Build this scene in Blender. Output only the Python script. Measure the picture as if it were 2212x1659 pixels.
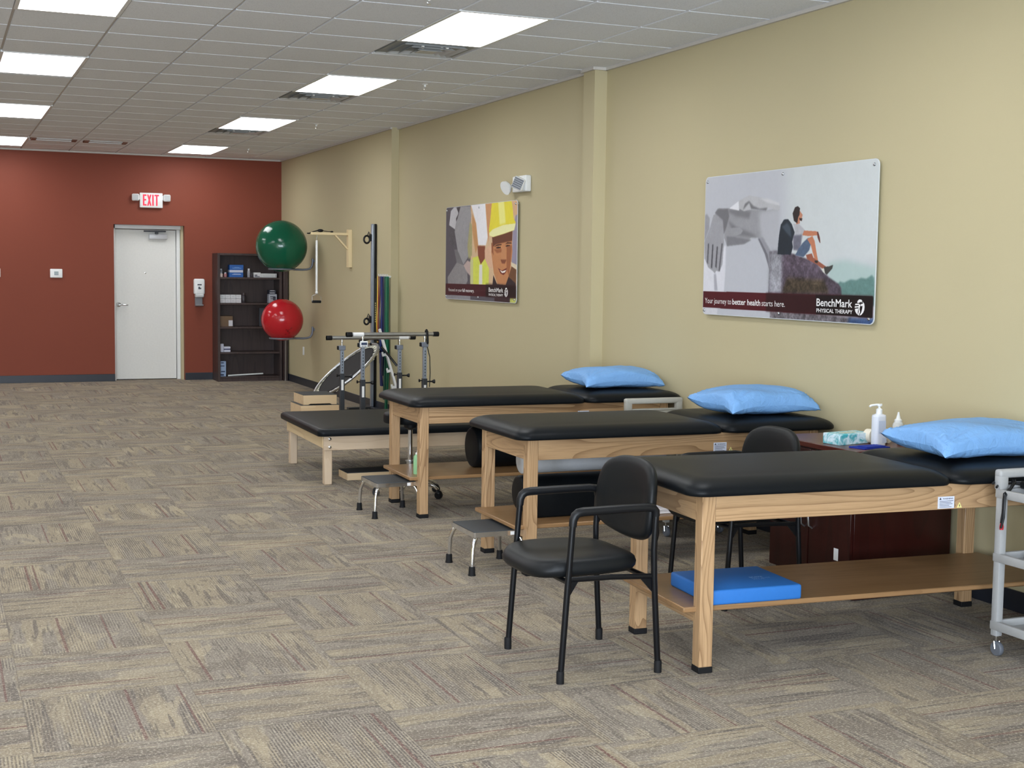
import bpy, bmesh, math, random
import numpy as np
from mathutils import Vector, Matrix
for _o in list(bpy.data.objects):
    bpy.data.objects.remove(_o, do_unlink=True)
SC = bpy.context.scene
COL = SC.collection
random.seed(7)
PI = math.pi

# ------------------------------------------------------------------ camera
F_PX, YAW, PITCH, ROLL, CAM_H = 2919.92, 0.403138, -0.0827632, 0.0134582, 1.594
cam_data = bpy.data.cameras.new('camera')
cam_data.sensor_fit = 'HORIZONTAL'; cam_data.sensor_width = 36.0
cam_data.lens = F_PX / 2212 * 36.0
cam_data.clip_start = 0.05; cam_data.clip_end = 200
cam = bpy.data.objects.new('camera', cam_data); COL.objects.link(cam)
_fwd = Vector((math.sin(YAW)*math.cos(PITCH), math.cos(YAW)*math.cos(PITCH), math.sin(PITCH)))
_r0 = Vector((math.cos(YAW), -math.sin(YAW), 0)); _u0 = _r0.cross(_fwd)
_r = _r0*math.cos(ROLL) + _u0*math.sin(ROLL); _u = -_r0*math.sin(ROLL) + _u0*math.cos(ROLL)
cam.matrix_world = Matrix(((_r.x, _u.x, -_fwd.x, 0), (_r.y, _u.y, -_fwd.y, 0), (_r.z, _u.z, -_fwd.z, CAM_H), (0, 0, 0, 1)))
SC.camera = cam

# ------------------------------------------------------------------ light and exposure
SC.view_settings.view_transform = 'Standard'; SC.view_settings.look = 'None'
SC.view_settings.gamma = 1.0; SC.view_settings.use_curve_mapping = False
EXPOSURE = 0.14
SC.view_settings.exposure = EXPOSURE
LAMP_POWER = 10.2          # radiance of the ceiling troffers
DAY_POWER = 370.0         # daylight through each shop window
DAY_COLOR = (0.78, 0.88, 1.0)
w = bpy.data.worlds.new('World'); SC.world = w; w.use_nodes = True
w.node_tree.nodes['Background'].inputs[0].default_value = (0.75, 0.86, 1.0, 1)
w.node_tree.nodes['Background'].inputs[1].default_value = 1.2
X_L, X_R, Y_F, Y_B, H_C = -6.4, 4.74, -3.0, 19.45, 3.154
WINDOWS = [(-5.8, -3.4), (-3.0, -0.6), (-0.2, 1.8)]
WIN_Z = (0.35, 2.75)
for i, (a, b) in enumerate(WINDOWS):
    ld = bpy.data.lights.new('daylight', 'AREA'); ld.shape = 'RECTANGLE'
    ld.size = b-a; ld.size_y = WIN_Z[1]-WIN_Z[0]; ld.energy = DAY_POWER*(b-a)/2.2; ld.color = DAY_COLOR
    lo = bpy.data.objects.new('daylight', ld); COL.objects.link(lo)
    lo.location = ((a+b)/2, Y_F-0.3, sum(WIN_Z)/2); lo.rotation_euler = (PI/2, 0, 0)   # -Z aims +Y

# ------------------------------------------------------------------ mesh builder
def rot_to(v):
    return Vector(v).normalized().to_track_quat('Z', 'Y').to_matrix()
def arc(cx, cy, r, a0, a1, n=6):
    return [(cx+r*math.cos(math.radians(a0+(a1-a0)*i/n)), cy+r*math.sin(math.radians(a0+(a1-a0)*i/n))) for i in range(n+1)]
def rrect(w_, d_, r, n=5):
    r = min(r, w_/2-1e-4, d_/2-1e-4); a, b = w_/2-r, d_/2-r
    return arc(a, b, r, 0, 90, n)+arc(-a, b, r, 90, 180, n)+arc(-a, -b, r, 180, 270, n)+arc(a, -b, r, 270, 360, n)
class MB:
    def __init__(s):
        s.v = []; s.f = []; s.m = []; s.cur = 0; s.T = Matrix.Identity(4)
    def mat(s, i): s.cur = i; return s
    def tr(s, M=None):
        s.T = M if M is not None else Matrix.Identity(4); return s
    def add(s, vs, fs):
        o = len(s.v)
        s.v += [s.T @ Vector(p) for p in vs]
        s.f += [[i+o for i in f] for f in fs]; s.m += [s.cur]*len(fs); return s
    def box(s, x0, x1, y0, y1, z0, z1, bev=0.0, seg=1):
        if x0 > x1: x0, x1 = x1, x0
        if y0 > y1: y0, y1 = y1, y0
        if z0 > z1: z0, z1 = z1, z0
        if bev <= 0:
            return s.add([(x0,y0,z0),(x1,y0,z0),(x1,y1,z0),(x0,y1,z0),(x0,y0,z1),(x1,y0,z1),(x1,y1,z1),(x0,y1,z1)],
                         [(0,3,2,1),(4,5,6,7),(0,1,5,4),(1,2,6,5),(2,3,7,6),(3,0,4,7)])
        bm = bmesh.new(); bmesh.ops.create_cube(bm, size=1)
        for v in bm.verts: v.co = Vector((x0+(v.co.x+.5)*(x1-x0), y0+(v.co.y+.5)*(y1-y0), z0+(v.co.z+.5)*(z1-z0)))
        bmesh.ops.bevel(bm, geom=bm.edges[:], offset=min(bev, (x1-x0)*.49, (y1-y0)*.49, (z1-z0)*.49), segments=seg, profile=.5, affect='EDGES')
        bm.verts.index_update()
        s.add([v.co.copy() for v in bm.verts], [[v.index for v in f.verts] for f in bm.faces]); bm.free(); return s
    def rings(s, rings, cap0=True, cap1=True, closed=True):
        n = len(rings[0]); vs = [p for r in rings for p in r]; fs = []
        for i in range(len(rings)-1):
            for j in range(n if closed else n-1):
                k = (j+1) % n
                fs.append((i*n+j, i*n+k, (i+1)*n+k, (i+1)*n+j))
        if cap0: fs.append(tuple(range(n-1, -1, -1)))
        if cap1: fs.append(tuple((len(rings)-1)*n+j for j in range(n)))
        return s.add(vs, fs)
    def loop(s, rg):
        n = len(rg[0]); m = len(rg); vs = [p for r in rg for p in r]
        return s.add(vs, [(i*n+j, i*n+(j+1) % n, ((i+1) % m)*n+(j+1) % n, ((i+1) % m)*n+j) for i in range(m) for j in range(n)])
    def lathe(s, prof, n=24, c=(0,0,0), axis=(0,0,1)):
        R = rot_to(axis); C = Vector(c)
        rg = [[C + R @ Vector((r*math.cos(2*PI*j/n), r*math.sin(2*PI*j/n), z)) for j in range(n)] for r, z in prof]
        return s.rings(rg)
    def tube(s, pts, r, n=10, closed=False, rads=None):
        P = [Vector(p) for p in pts]; m = len(P); rg = []
        t = (P[1]-P[0]).normalized(); up = Vector((0,0,1)) if abs(t.z) < .9 else Vector((1,0,0))
        nx = t.cross(up).normalized()
        for i in range(m):
            if closed: a, b = P[i-1], P[(i+1) % m]
            else: a, b = P[max(i-1,0)], P[min(i+1,m-1)]
            t = (b-a).normalized(); nx = (nx - t*nx.dot(t)).normalized(); ny = t.cross(nx)
            k = 1.0
            if 0 < i < m-1 and not closed:
                c_ = (P[i]-P[i-1]).normalized().dot((P[i+1]-P[i]).normalized()); k = 1/max(.6, math.sqrt((1+c_)/2))
            rr = rads[i] if rads else r
            rg.append([P[i]+(nx*math.cos(2*PI*j/n)*1.0+ny*math.sin(2*PI*j/n)*1.0)*rr for j in range(n)])
        if closed: return s.loop(rg)
        return s.rings(rg)
    def bar(s, p0, p1, w_, d_, up=(0,0,1)):
        a, b = Vector(p0), Vector(p1); t = (b-a).normalized(); u = Vector(up); x = t.cross(u)
        if x.length < 1e-4: x = t.cross(Vector((1,0,0)))
        x.normalize(); y = x.cross(t).normalized()
        q = [x*sx*w_/2+y*sy*d_/2 for sx, sy in ((-1,-1),(1,-1),(1,1),(-1,1))]
        return s.rings([[a+k for k in q], [b+k for k in q]])
    def prism(s, poly, z0, z1):
        return s.rings([[(x,y,z0) for x,y in poly], [(x,y,z1) for x,y in poly]])
    def ball(s, c, r, n=32, m=20, sc=(1,1,1)):
        rg = []
        for i in range(m+1):
            a = PI*i/m; rr = max(math.sin(a), 1e-3)
            rg.append([(c[0]+sc[0]*r*rr*math.cos(2*PI*j/n), c[1]+sc[1]*r*rr*math.sin(2*PI*j/n), c[2]-sc[2]*r*math.cos(a)) for j in range(n)])
        return s.rings(rg)
    def pad(s, outline, prof):
        """cushion: rings of the outline shrunk by an inset, prof=[(inset,z)]"""
        cx = sum(p[0] for p in outline)/len(outline); cy = sum(p[1] for p in outline)/len(outline)
        hx = max(abs(p[0]-cx) for p in outline); hy = max(abs(p[1]-cy) for p in outline)
        rg = []
        for d, z in prof:
            kx, ky = max(1-d/hx, .001), max(1-d/hy, .001)
            rg.append([(cx+(x-cx)*kx, cy+(y-cy)*ky, z) for x, y in outline])
        return s.rings(rg)
    def mesh(s, name, mats, ang=40, smooth=True):
        me = bpy.data.meshes.new(name)
        me.from_pydata([tuple(v) for v in s.v], [], s.f)
        for m_ in (mats if isinstance(mats, (list, tuple)) else [mats]): me.materials.append(m_)
        me.polygons.foreach_set('material_index', s.m)
        bm = bmesh.new(); bm.from_mesh(me); 
        bmesh.ops.recalc_face_normals(bm, faces=bm.faces); bm.to_mesh(me); bm.free()
        if smooth:
            me.polygons.foreach_set('use_smooth', [True]*len(me.polygons)); me.set_sharp_from_angle(angle=math.radians(ang))
        me.update(); return me
    def build(s, name, mats, parent=None, ang=40, loc=None, rot=None, smooth=True):
        o = bpy.data.objects.new(name, s.mesh(name, mats, ang, smooth)); COL.objects.link(o)
        if parent is not None: o.parent = parent
        if loc is not None: o.location = loc
        if rot is not None: o.rotation_euler = rot
        return o
def crown(th, er, top=.012, inset_bot=.006, flat=.25):
    """profile of an upholstered pad th thick with a soft edge radius er"""
    p = [(.02, 0), (inset_bot, .0), (0, .008)]
    for i in range(7):
        a = math.radians(90*i/6); p.append((er*(1-math.cos(a))*1.5, th-er*.8+er*.8*math.sin(a)))
    p += [(er*1.5+.03, th+top*.35), (er*1.5+.08, th+top*.65), (er*1.5+.16, th+top*.9), (er*1.5+flat, th+top)]
    return p
def tag(o, label=None, cat=None, group=None, kind=None):
    if label: o['label'] = label
    if cat: o['category'] = cat
    if group: o['group'] = group
    if kind: o['kind'] = kind
    return o
def thing(name, label, cat, loc=(0,0,0), rz=0.0, group=None):
    o = bpy.data.objects.new(name, None); COL.objects.link(o); o.empty_display_size = .1
    o.location = loc; o.rotation_euler = (0, 0, rz); return tag(o, label, cat, group)
def copy_tree(o, parent=None):
    c = o.copy(); COL.objects.link(c)
    if parent is not None: c.parent = parent
    for ch in list(o.children): copy_tree(ch, c)
    return c
def struct(o): o['kind'] = 'structure'; return o

# ------------------------------------------------------------------ materials
def lin(c):
    return tuple(((v/255)/12.92 if v/255 <= .04045 else ((v/255+.055)/1.055)**2.4) for v in c)
class NT:
    def __init__(s, name):
        s.m = bpy.data.materials.new(name); s.m.use_nodes = True; s.t = s.m.node_tree
        s.b = s.t.nodes['Principled BSDF']; s.out = s.t.nodes['Material Output']
    def n(s, ty, **kw):
        x = s.t.nodes.new(ty)
        for k, v in kw.items():
            if k.startswith('i_'): x.inputs[int(k[2:]) if k[2:].isdigit() else k[2:]].default_value = v
            else: setattr(x, k, v)
        return x
    def l(s, a, b): s.t.links.new(a, b)
    def mth(s, op, a, b=None, c=None):
        x = s.t.nodes.new('ShaderNodeMath'); x.operation = op
        for i, v in enumerate((a, b, c)):
            if v is None: continue
            if isinstance(v, (int, float)): x.inputs[i].default_value = v
            else: s.l(v, x.inputs[i])
        return x.outputs[0]
    def xyz(s, x, y, z):
        c = s.t.nodes.new('ShaderNodeCombineXYZ')
        for i, v in enumerate((x, y, z)):
            if isinstance(v, (int, float)): c.inputs[i].default_value = v
            else: s.l(v, c.inputs[i])
        return c.outputs[0]
    def mix(s, fac, a, b, mode='MIX'):
        x = s.t.nodes.new('ShaderNodeMix'); x.data_type = 'RGBA'; x.blend_type = mode
        for sock, v in ((x.inputs[0], fac), (x.inputs[6], a), (x.inputs[7], b)):
            if isinstance(v, (int, float)): sock.default_value = v
            elif isinstance(v, tuple): sock.default_value = (*v[:3], 1)
            else: s.l(v, sock)
        return x.outputs[2]
    def noise(s, vec, scale=1, detail=2, rough=.5, dist=0, dims='3D'):
        x = s.n('ShaderNodeTexNoise', noise_dimensions=dims); s.l(vec, x.inputs['Vector'])
        x.inputs['Scale'].default_value = scale; x.inputs['Detail'].default_value = detail
        x.inputs['Roughness'].default_value = rough; x.inputs['Distortion'].default_value = dist
        return x.outputs[0]
    def step(s, v, lo, hi):
        x = s.n('ShaderNodeMapRange', interpolation_type='SMOOTHSTEP'); s.l(v, x.inputs[0])
        x.inputs[1].default_value = lo; x.inputs[2].default_value = hi; return x.outputs[0]
    def bump(s, h, strength=.2, dist=.002):
        x = s.n('ShaderNodeBump'); x.inputs['Strength'].default_value = strength; x.inputs['Distance'].default_value = dist
        s.l(h, x.inputs['Height']); s.l(x.outputs[0], s.b.inputs['Normal'])
    def obj(s): return s.n('ShaderNodeTexCoord').outputs['Object']
    def pos(s): return s.n('ShaderNodeNewGeometry').outputs['Position']
    def set(s, color=None, rough=None, metal=None, spec=None, coat=None, emit=None, emit_s=None, sheen=None):
        I = s.b.inputs
        if color is not None:
            if isinstance(color, tuple): I['Base Color'].default_value = (*color[:3], 1)
            else: s.l(color, I['Base Color'])
        if rough is not None: I['Roughness'].default_value = rough
        if metal is not None: I['Metallic'].default_value = metal
        if spec is not None: I['Specular IOR Level'].default_value = spec
        if coat is not None: I['Coat Weight'].default_value = coat
        if sheen is not None: I['Sheen Weight'].default_value = sheen
        if emit is not None: I['Emission Color'].default_value = (*emit[:3], 1); I['Emission Strength'].default_value = emit_s
        return s.m
def plain(name, color, rough=.5, metal=0, spec=.5, bump=0, bscale=60, vary=.05, coat=0):
    """plain procedural finish: slight colour variation and optional fine bump"""
    t = NT(name); c = color; o = t.obj()
    nz = t.noise(o, bscale*.2, 2)
    dark = tuple(max(0, v*(1-vary)) for v in c); lite = tuple(min(1, v*(1+vary)) for v in c)
    t.set(t.mix(nz, dark, lite), rough, metal, spec, coat)
    if bump: t.bump(t.noise(o, bscale, 3), bump, .002)
    return t.m
def wood(name, axis, light, dark, kx=1.0, rings=22, rough=.38, contrast=.75, fine=.35):
    """grain running along an axis, with looping growth rings"""
    t = NT(name); o = t.obj(); sp = t.n('ShaderNodeSeparateXYZ'); t.l(o, sp.inputs[0])
    oi = t.n('ShaderNodeObjectInfo').outputs['Random']; off = t.mth('MULTIPLY', oi, 37.0)
    c = [sp.outputs[i] for i in range(3)]
    lo, hi = .55*kx, 5.2
    sc = [hi, hi, hi]; sc[axis] = lo
    vec = t.xyz(*[t.mth('MULTIPLY_ADD', c[i], sc[i], off) for i in range(3)])
    nz = t.noise(vec, 1.0, 1.5, .45, .35)
    fr = t.mth('FRACT', t.mth('MULTIPLY', nz, rings))
    line = t.mth('POWER', fr, 4.0)                      # sharp on one side like late wood
    fs = [260, 260, 260]; fs[axis] = 6
    fv = t.xyz(*[t.mth('MULTIPLY_ADD', c[i], fs[i], off) for i in range(3)])
    fg = t.noise(fv, 1.0, 2, .6)
    base = t.mix(t.mth('MULTIPLY', line, contrast), light, dark)
    base = t.mix(t.mth('MULTIPLY', t.step(fg, .45, .75), fine), base, dark)
    base = t.mix(t.mth('MULTIPLY', t.step(t.noise(vec, .35, 1), .3, .7), .25), base, tuple(v*.8 for v in light))
    return t.set(base, rough, 0, .4)
OAK_L, OAK_D = lin((186, 152, 114)), lin((108, 76, 48))
oak = [wood('oak_grain_x', 0, OAK_L, OAK_D), wood('oak_grain_y', 1, OAK_L, OAK_D), wood('oak_grain_z', 2, OAK_L, OAK_D, 1.0, 30)]
oak_shelf = wood('oak_laminate_shelf', 0, lin((150, 116, 80)), lin((116, 84, 54)), .7, 14, .34, .45, .2)
MAP_L, MAP_D = lin((200, 178, 152)), lin((168, 142, 114))
maple = [wood('maple_x', 0, MAP_L, MAP_D, 1, 6, .45, .4, .25), wood('maple_y', 1, lin((214,190,150)), lin((180,150,108)), 1, 6, .45, .4, .25), wood('maple_z', 2, MAP_L, MAP_D, 1, 5, .45, .3, .2)]
birch = wood('birch_ply', 0, lin((222, 196, 158)), lin((196, 160, 118)), 1, 5, .5, .4, .2)
mahog = wood('mahogany_veneer', 2, lin((48, 14, 11)), lin((28, 8, 7)), .8, 7, .28, .6, .4)
mahog_top = wood('mahogany_top', 1, lin((88, 38, 30)), lin((58, 22, 17)), .8, 7, .3, .5, .4)
espresso = wood('espresso_laminate', 2, lin((70, 56, 54)), lin((42, 33, 33)), .8, 9, .4, .6, .5)
vinyl = plain('black_vinyl', (.0055, .0068, .0084), .42, 0, .13, .10, 400, .06)
vinyl_seat = plain('black_seat_vinyl', (.0065, .0076, .0088), .45, 0, .22, .12, 500, .06)
blackmetal = plain('black_powder_coat', (.004, .0045, .006), .30, 0, .28, .05, 300)
blackplastic = plain('black_plastic', (.006, .0065, .008), .42, 0, .3)
rubber = plain('black_rubber', (.007, .007, .008), .7, 0, .25)
grit = plain('ribbed_rubber_tread', (.045, .05, .055), .62, 0, .35, .5, 220)
chrome = plain('chrome', (.80, .82, .85), .12, 1.0, .5, 0, 60, .02)
steel = plain('brushed_steel', (.55, .57, .60), .32, 1.0, .5, .05, 200, .05)
galv = plain('grey_painted_steel', lin((120, 126, 138)), .4, .3, .5)
charcoal = plain('charcoal_painted_steel', lin((52, 56, 62)), .45, .2, .5)
whitepl = plain('white_plastic', lin((232, 234, 234)), .35, 0, .5)
whitemetal = plain('white_painted_metal', lin((228, 230, 230)), .4, 0, .5)
cartgrey = plain('light_grey_plastic', lin((164, 165, 166)), .45, 0, .45, .08, 300)
beigegrey = plain('beige_grey_plastic', lin((168, 166, 158)), .5, 0, .45, .08, 300)
silverp = plain('silver_paint', lin((150, 160, 174)), .35, .5, .5)
pale = plain('pale_pine', lin((222, 202, 160)), .55, 0, .4)
paper = plain('white_card', lin((232, 232, 232)), .6, 0, .3)
softwhite = plain('white_cotton', lin((226, 222, 224)), .9, 0, .2, .3, 120)
cream = plain('cream_cloth_tape', lin((226, 218, 200)), .8, 0, .2)
# ------------------------------------------------------------------ setting
def paint_mat(name, c, bump=.12):
    t = NT(name); p = t.pos()
    nz = t.noise(p, 1.3, 2); t.set(t.mix(nz, tuple(v*.97 for v in c), tuple(v*1.03 for v in c)), .62, 0, .3)
    t.bump(t.noise(p, 210, 3, .6), bump, .003); return t.m
tanwall = paint_mat('tan_wall_paint', lin((190, 179, 145)))
redwall = paint_mat('brick_red_wall_paint', lin((128, 63, 45)))
tile_m = NT('ceiling_tile_fissured')
_p = tile_m.pos(); _n = tile_m.noise(_p, 160, 3, .7)
tile_m.set(tile_m.mix(tile_m.step(_n, .5, .72), lin((238, 242, 250)), lin((212, 216, 224))), .9, 0, .1)
tile_m.bump(_n, .3, .003); tile_m = tile_m.m
gridm = plain('ceiling_grid_white', lin((200, 196, 190)), .5)
base_m = plain('dark_vinyl_cove_base', lin((34, 38, 48)), .35, 0, .5)

def carpet_mat():
    t = NT('carpet_tiles'); p = t.pos(); sp = t.n('ShaderNodeSeparateXYZ'); t.l(p, sp.inputs[0])
    S = .600
    gx = t.mth('DIVIDE', t.mth('SUBTRACT', sp.outputs[0], .262), S*1.005)
    gy = t.mth('DIVIDE', t.mth('SUBTRACT', sp.outputs[1], 4.575), S*.985)
    ix, iy = t.mth('FLOOR', gx), t.mth('FLOOR', gy)
    fx, fy = t.mth('FRACT', gx), t.mth('FRACT', gy)
    par = t.mth('MODULO', t.mth('ADD', t.mth('ADD', ix, iy), 400.0), 2.0)     # 0: stripes along y
    par = t.mth('ROUND', t.mth('ABSOLUTE', par)); inv = t.mth('SUBTRACT', 1.0, par)
    a = t.mth('ADD', t.mth('MULTIPLY', fx, inv), t.mth('MULTIPLY', fy, par))  # across the stripes
    b = t.mth('ADD', t.mth('MULTIPLY', fy, inv), t.mth('MULTIPLY', fx, par))  # along the stripes
    wn = t.n('ShaderNodeTexWhiteNoise', noise_dimensions='2D'); t.l(t.xyz(ix, iy, 0.0), wn.inputs[0])
    rnd = wn.outputs['Value']; r10 = t.mth('MULTIPLY', rnd, 53.0)
    sc = t.n('ShaderNodeSeparateColor'); t.l(wn.outputs['Color'], sc.inputs[0])
    rG, rB = sc.outputs[1], sc.outputs[2]
    # base bands drawn out along the stripes, with softer blotches over them
    def ab(ka, kb, oz, off=0.0):
        return t.xyz(t.mth('MULTIPLY_ADD', a, ka, t.mth('ADD', r10, off)), t.mth('MULTIPLY_ADD', b, kb, r10), t.mth('ADD', r10, oz))
    wob = t.mth('MULTIPLY', t.mth('SUBTRACT', t.noise(ab(6, 9, 20.0), 1.0, 2.0, .6), .5), .05)
    a2 = t.mth('ADD', a, wob)
    n1 = t.noise(t.xyz(t.mth('MULTIPLY_ADD', a2, 6.0, r10), t.mth('MULTIPLY', b, .45), r10), 1.0, 1.0, .5)
    n2 = t.noise(ab(3.4, 1.7, 9.0), 1.0, 2.0, .5, .7)
    tan_, grey, brown, creamc = lin((150, 135, 110)), lin((136, 125, 111)), lin((102, 89, 76)), lin((176, 160, 130))
    c = t.mix(t.step(n1, .47, .52), tan_, grey)
    c = t.mix(t.mth('MULTIPLY', t.step(n2, .56, .59), .62), c, brown)
    c = t.mix(t.mth('MULTIPLY', t.step(n2, .41, .38), .6), c, creamc)
    # broken long dark and pale streaks
    n3 = t.noise(ab(30, 2.4, 3.0), 1.0, 3.0, .62, .15)
    c = t.mix(t.mth('MULTIPLY', t.step(n3, .575, .63), .70), c, lin((80, 69, 60)))
    c = t.mix(t.mth('MULTIPLY', t.step(n3, .40, .34), .45), c, lin((182, 169, 142)))
    n4 = t.noise(ab(16, .9, 13.0), 1.0, 1.0, .5)
    c = t.mix(t.mth('MULTIPLY', t.step(n4, .645, .66), .75), c, lin((78, 66, 61)))
    # pin stripe ribs in bands
    rib = t.mth('SINE', t.mth('MULTIPLY', a, 2*PI*52))
    msk = t.step(t.noise(t.xyz(t.mth('MULTIPLY_ADD', a2, 3.4, r10), t.mth('MULTIPLY', b, .6), t.mth('ADD', r10, 31.0)), 1.0, 1.0), .46, .50)
    msk = t.mth('MULTIPLY', msk, t.mth('MULTIPLY_ADD', rG, .55, .45))
    msk = t.mth('MULTIPLY', msk, t.mth('MULTIPLY_ADD', inv, .65, .35))
    msk = t.mth('MULTIPLY', msk, t.mth('MULTIPLY_ADD', t.step(t.noise(ab(14, 5, 40.0), 1.0, 2.0), .36, .50), .6, .4))
    c = t.mix(t.mth('MULTIPLY', t.mth('MULTIPLY', t.step(rib, -.1, .5), msk), .88), c, lin((80, 69, 63)))
    c = t.mix(t.mth('MULTIPLY', t.mth('MULTIPLY', t.step(rib, -.2, -.8), msk), .35), c, lin((186, 172, 146)))
    # one or two rust red lines per tile
    for k, ww in ((rG, .010), (rB, .007)):
        ap = t.mth('MULTIPLY_ADD', k, .86, .07)
        d = t.mth('ABSOLUTE', t.mth('SUBTRACT', a, ap))
        ln = t.mth('LESS_THAN', d, ww)
        br = t.step(t.noise(t.xyz(t.mth('MULTIPLY', b, 1.6), r10, k), 1.0, 1.0), .30, .36)
        c = t.mix(t.mth('MULTIPLY', t.mth('MULTIPLY', ln, br), .85), c, lin((98, 48, 40)))
    # tile-to-tile shift and pile speckle
    c = t.mix(t.mth('MULTIPLY', rB, .15), c, lin((112, 104, 100)))
    pile = t.noise(p, 150, 3, .75)
    c = t.mix(t.mth('MULTIPLY', t.step(pile, .46, .62), .46), c, tuple(v*.30 for v in tan_))
    c = t.mix(t.mth('MULTIPLY', t.step(t.noise(p, 95, 3, .7), .5, .64), .38), c, lin((220, 208, 186)))
    # seams
    e = t.mth('MINIMUM', t.mth('MINIMUM', a, t.mth('SUBTRACT', 1.0, a)), t.mth('MINIMUM', b, t.mth('SUBTRACT', 1.0, b)))
    c = t.mix(t.mth('MULTIPLY', t.mth('LESS_THAN', e, .004), .35), c, lin((80, 70, 62)))
    t.set(c, .95, 0, .1, sheen=.15); t.bump(pile, .8, .006); return t.m

struct(MB().box(X_L-.2, X_R+.4, Y_F-.4, Y_B+1.2, -.12, 0).build('floor', carpet_mat()))
# ceiling: tegular tiles, each dropping below the grid, cut out for the troffers and diffusers
LX = [1.087+.6125*k for k in range(-13, 8)]
LIGHT_Y = [(-1.45,-.25), (1.58, 2.78), (4.65, 5.86), (7.735, 8.915), (10.72, 11.86), (14.10, 15.38), (17.68, 18.96)]
LIGHT_X = [(.4745, 1.087), (2.9245, 3.537), (-1.9755, -1.363), (-4.4255, -3.813)]
VENTS = [(2.9245, 3.537, 8.915, 9.49), (2.9245, 3.537, 11.86, 12.44), (2.9245, 3.537, 15.38, 15.96)]
STRIPS = [(1.115, 1.65, 17.70, 17.93), (1.74, 2.26, 17.72, 17.95)]
cuts = [(a, b, c, d) for i, (a, b) in enumerate(LIGHT_X) for j, (c, d) in enumerate(LIGHT_Y) if (i, j) not in ((1, 0), (1, 1))]+VENTS+STRIPS
ce = MB(); ce.mat(1).box(X_L-.2, X_R+.4, Y_F-.4, Y_B+.4, H_C+.01, H_C+.16)
ce.mat(0)
ys = []; y = 7.735
for k in range(-19, 21): ys.append(7.735+.6*k)
for i in range(len(LX)-1):
    for j in range(len(ys)-1):
        x0, x1, y0, y1 = LX[i]+.010, LX[i+1]-.010, max(ys[j], Y_F)+.010, min(ys[j+1], Y_B)-.010
        if x0 > X_R or y0 > Y_B or y1 < Y_F or x1 < X_L: continue
        x1 = min(x1, X_R); segs = [(x0, x1, y0, y1)]
        for (a, b, c, d) in cuts:
            new = []
            for (p0, p1, q0, q1) in segs:
                if p1 <= a+.001 or p0 >= b-.001 or q1 <= c+.001 or q0 >= d-.001: new.append((p0, p1, q0, q1)); continue
                if q0 < c-.03: new.append((p0, p1, q0, c-.008))
                if q1 > d+.03: new.append((p0, p1, d+.008, q1))
                if p0 < a-.03 and p1 > a: new.append((p0, a-.008, max(q0, c), min(q1, d)))
                if p1 > b+.03 and p0 < b: new.append((b+.008, p1, max(q0, c), min(q1, d)))
            segs = new
        for q in segs: ce.box(q[0], q[1], q[2], q[3], H_C-.001, H_C+.012)
struct(ce.build('ceiling', [tile_m, gridm], smooth=False))
# right wall: three runs at slightly different depths and a boxed column
wr = MB().box(4.75, 5.1, Y_F, 9.40, 0, H_C+.05).box(4.715, 5.1, 9.38, 14.32, 0, H_C+.05).box(4.63, 5.1, 14.31, Y_B+.3, 0, H_C+.05)
wr.box(4.645, 4.8, 9.365, 9.555, 0, H_C+.05)
struct(wr.build('wall_right', tanwall))
DX0, DX1, DZ = 2.28, 3.243, 2.178
wb = MB().box(X_L, DX0, Y_B, Y_B+.4, 0, H_C+.05).box(DX1, 5.1, Y_B, Y_B+.4, 0, H_C+.05).box(DX0, DX1, Y_B, Y_B+.4, DZ, H_C+.05)
wb.box(DX0-.1, DX1+.1, Y_B+.36, Y_B+.45, 0, DZ+.1)
struct(wb.build('wall_back', redwall))
struct(MB().box(X_L-.3, X_L, Y_F, Y_B+.4, 0, H_C+.05).build('wall_left', tanwall))
wf = MB().box(X_L-.3, 5.1, Y_F-.25, Y_F, 0, WIN_Z[0]).box(X_L-.3, 5.1, Y_F-.25, Y_F, WIN_Z[1], H_C+.05)
xs = [X_L-.3]+[q for ab in WINDOWS for q in ab]+[5.1]
for i in range(0, len(xs), 2): wf.box(xs[i], xs[i+1], Y_F-.25, Y_F, WIN_Z[0], WIN_Z[1])
struct(wf.build('wall_front', tanwall))
for i, (a, b) in enumerate(WINDOWS):
    f = MB(); z0, z1 = WIN_Z
    f.box(a, a+.05, Y_F-.17, Y_F-.1, z0, z1).box(b-.05, b, Y_F-.17, Y_F-.1, z0, z1).box(a, b, Y_F-.17, Y_F-.1, z0, z0+.05).box(a, b, Y_F-.17, Y_F-.1, z1-.05, z1).box((a+b)/2-.02, (a+b)/2+.02, Y_F-.17, Y_F-.1, z0, z1)
    wo = struct(f.build('window_%d' % (i+1), charcoal))
# baseboards
struct(MB().box(X_L, DX0, Y_B-.012, Y_B, 0, .102, .003).box(DX1, 4.63, Y_B-.012, Y_B, 0, .102, .003).build('baseboard_back', base_m))
bb = MB().box(4.738, 4.75, Y_F, 9.365, 0, .102, .003).box(4.703, 4.715, 9.555, 14.31, 0, .102, .003).box(4.618, 4.63, 14.30, Y_B-.012, 0, .102, .003)
bb.box(4.633, 4.645, 9.353, 9.555, 0, .102, .003).box(4.645, 4.75, 9.353, 9.365, 0, .102, .003)
struct(bb.build('baseboard_right', base_m))
struct(MB().box(X_L, X_L+.012, Y_F, Y_B, 0, .102, .003).build('baseboard_left', base_m))
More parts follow.
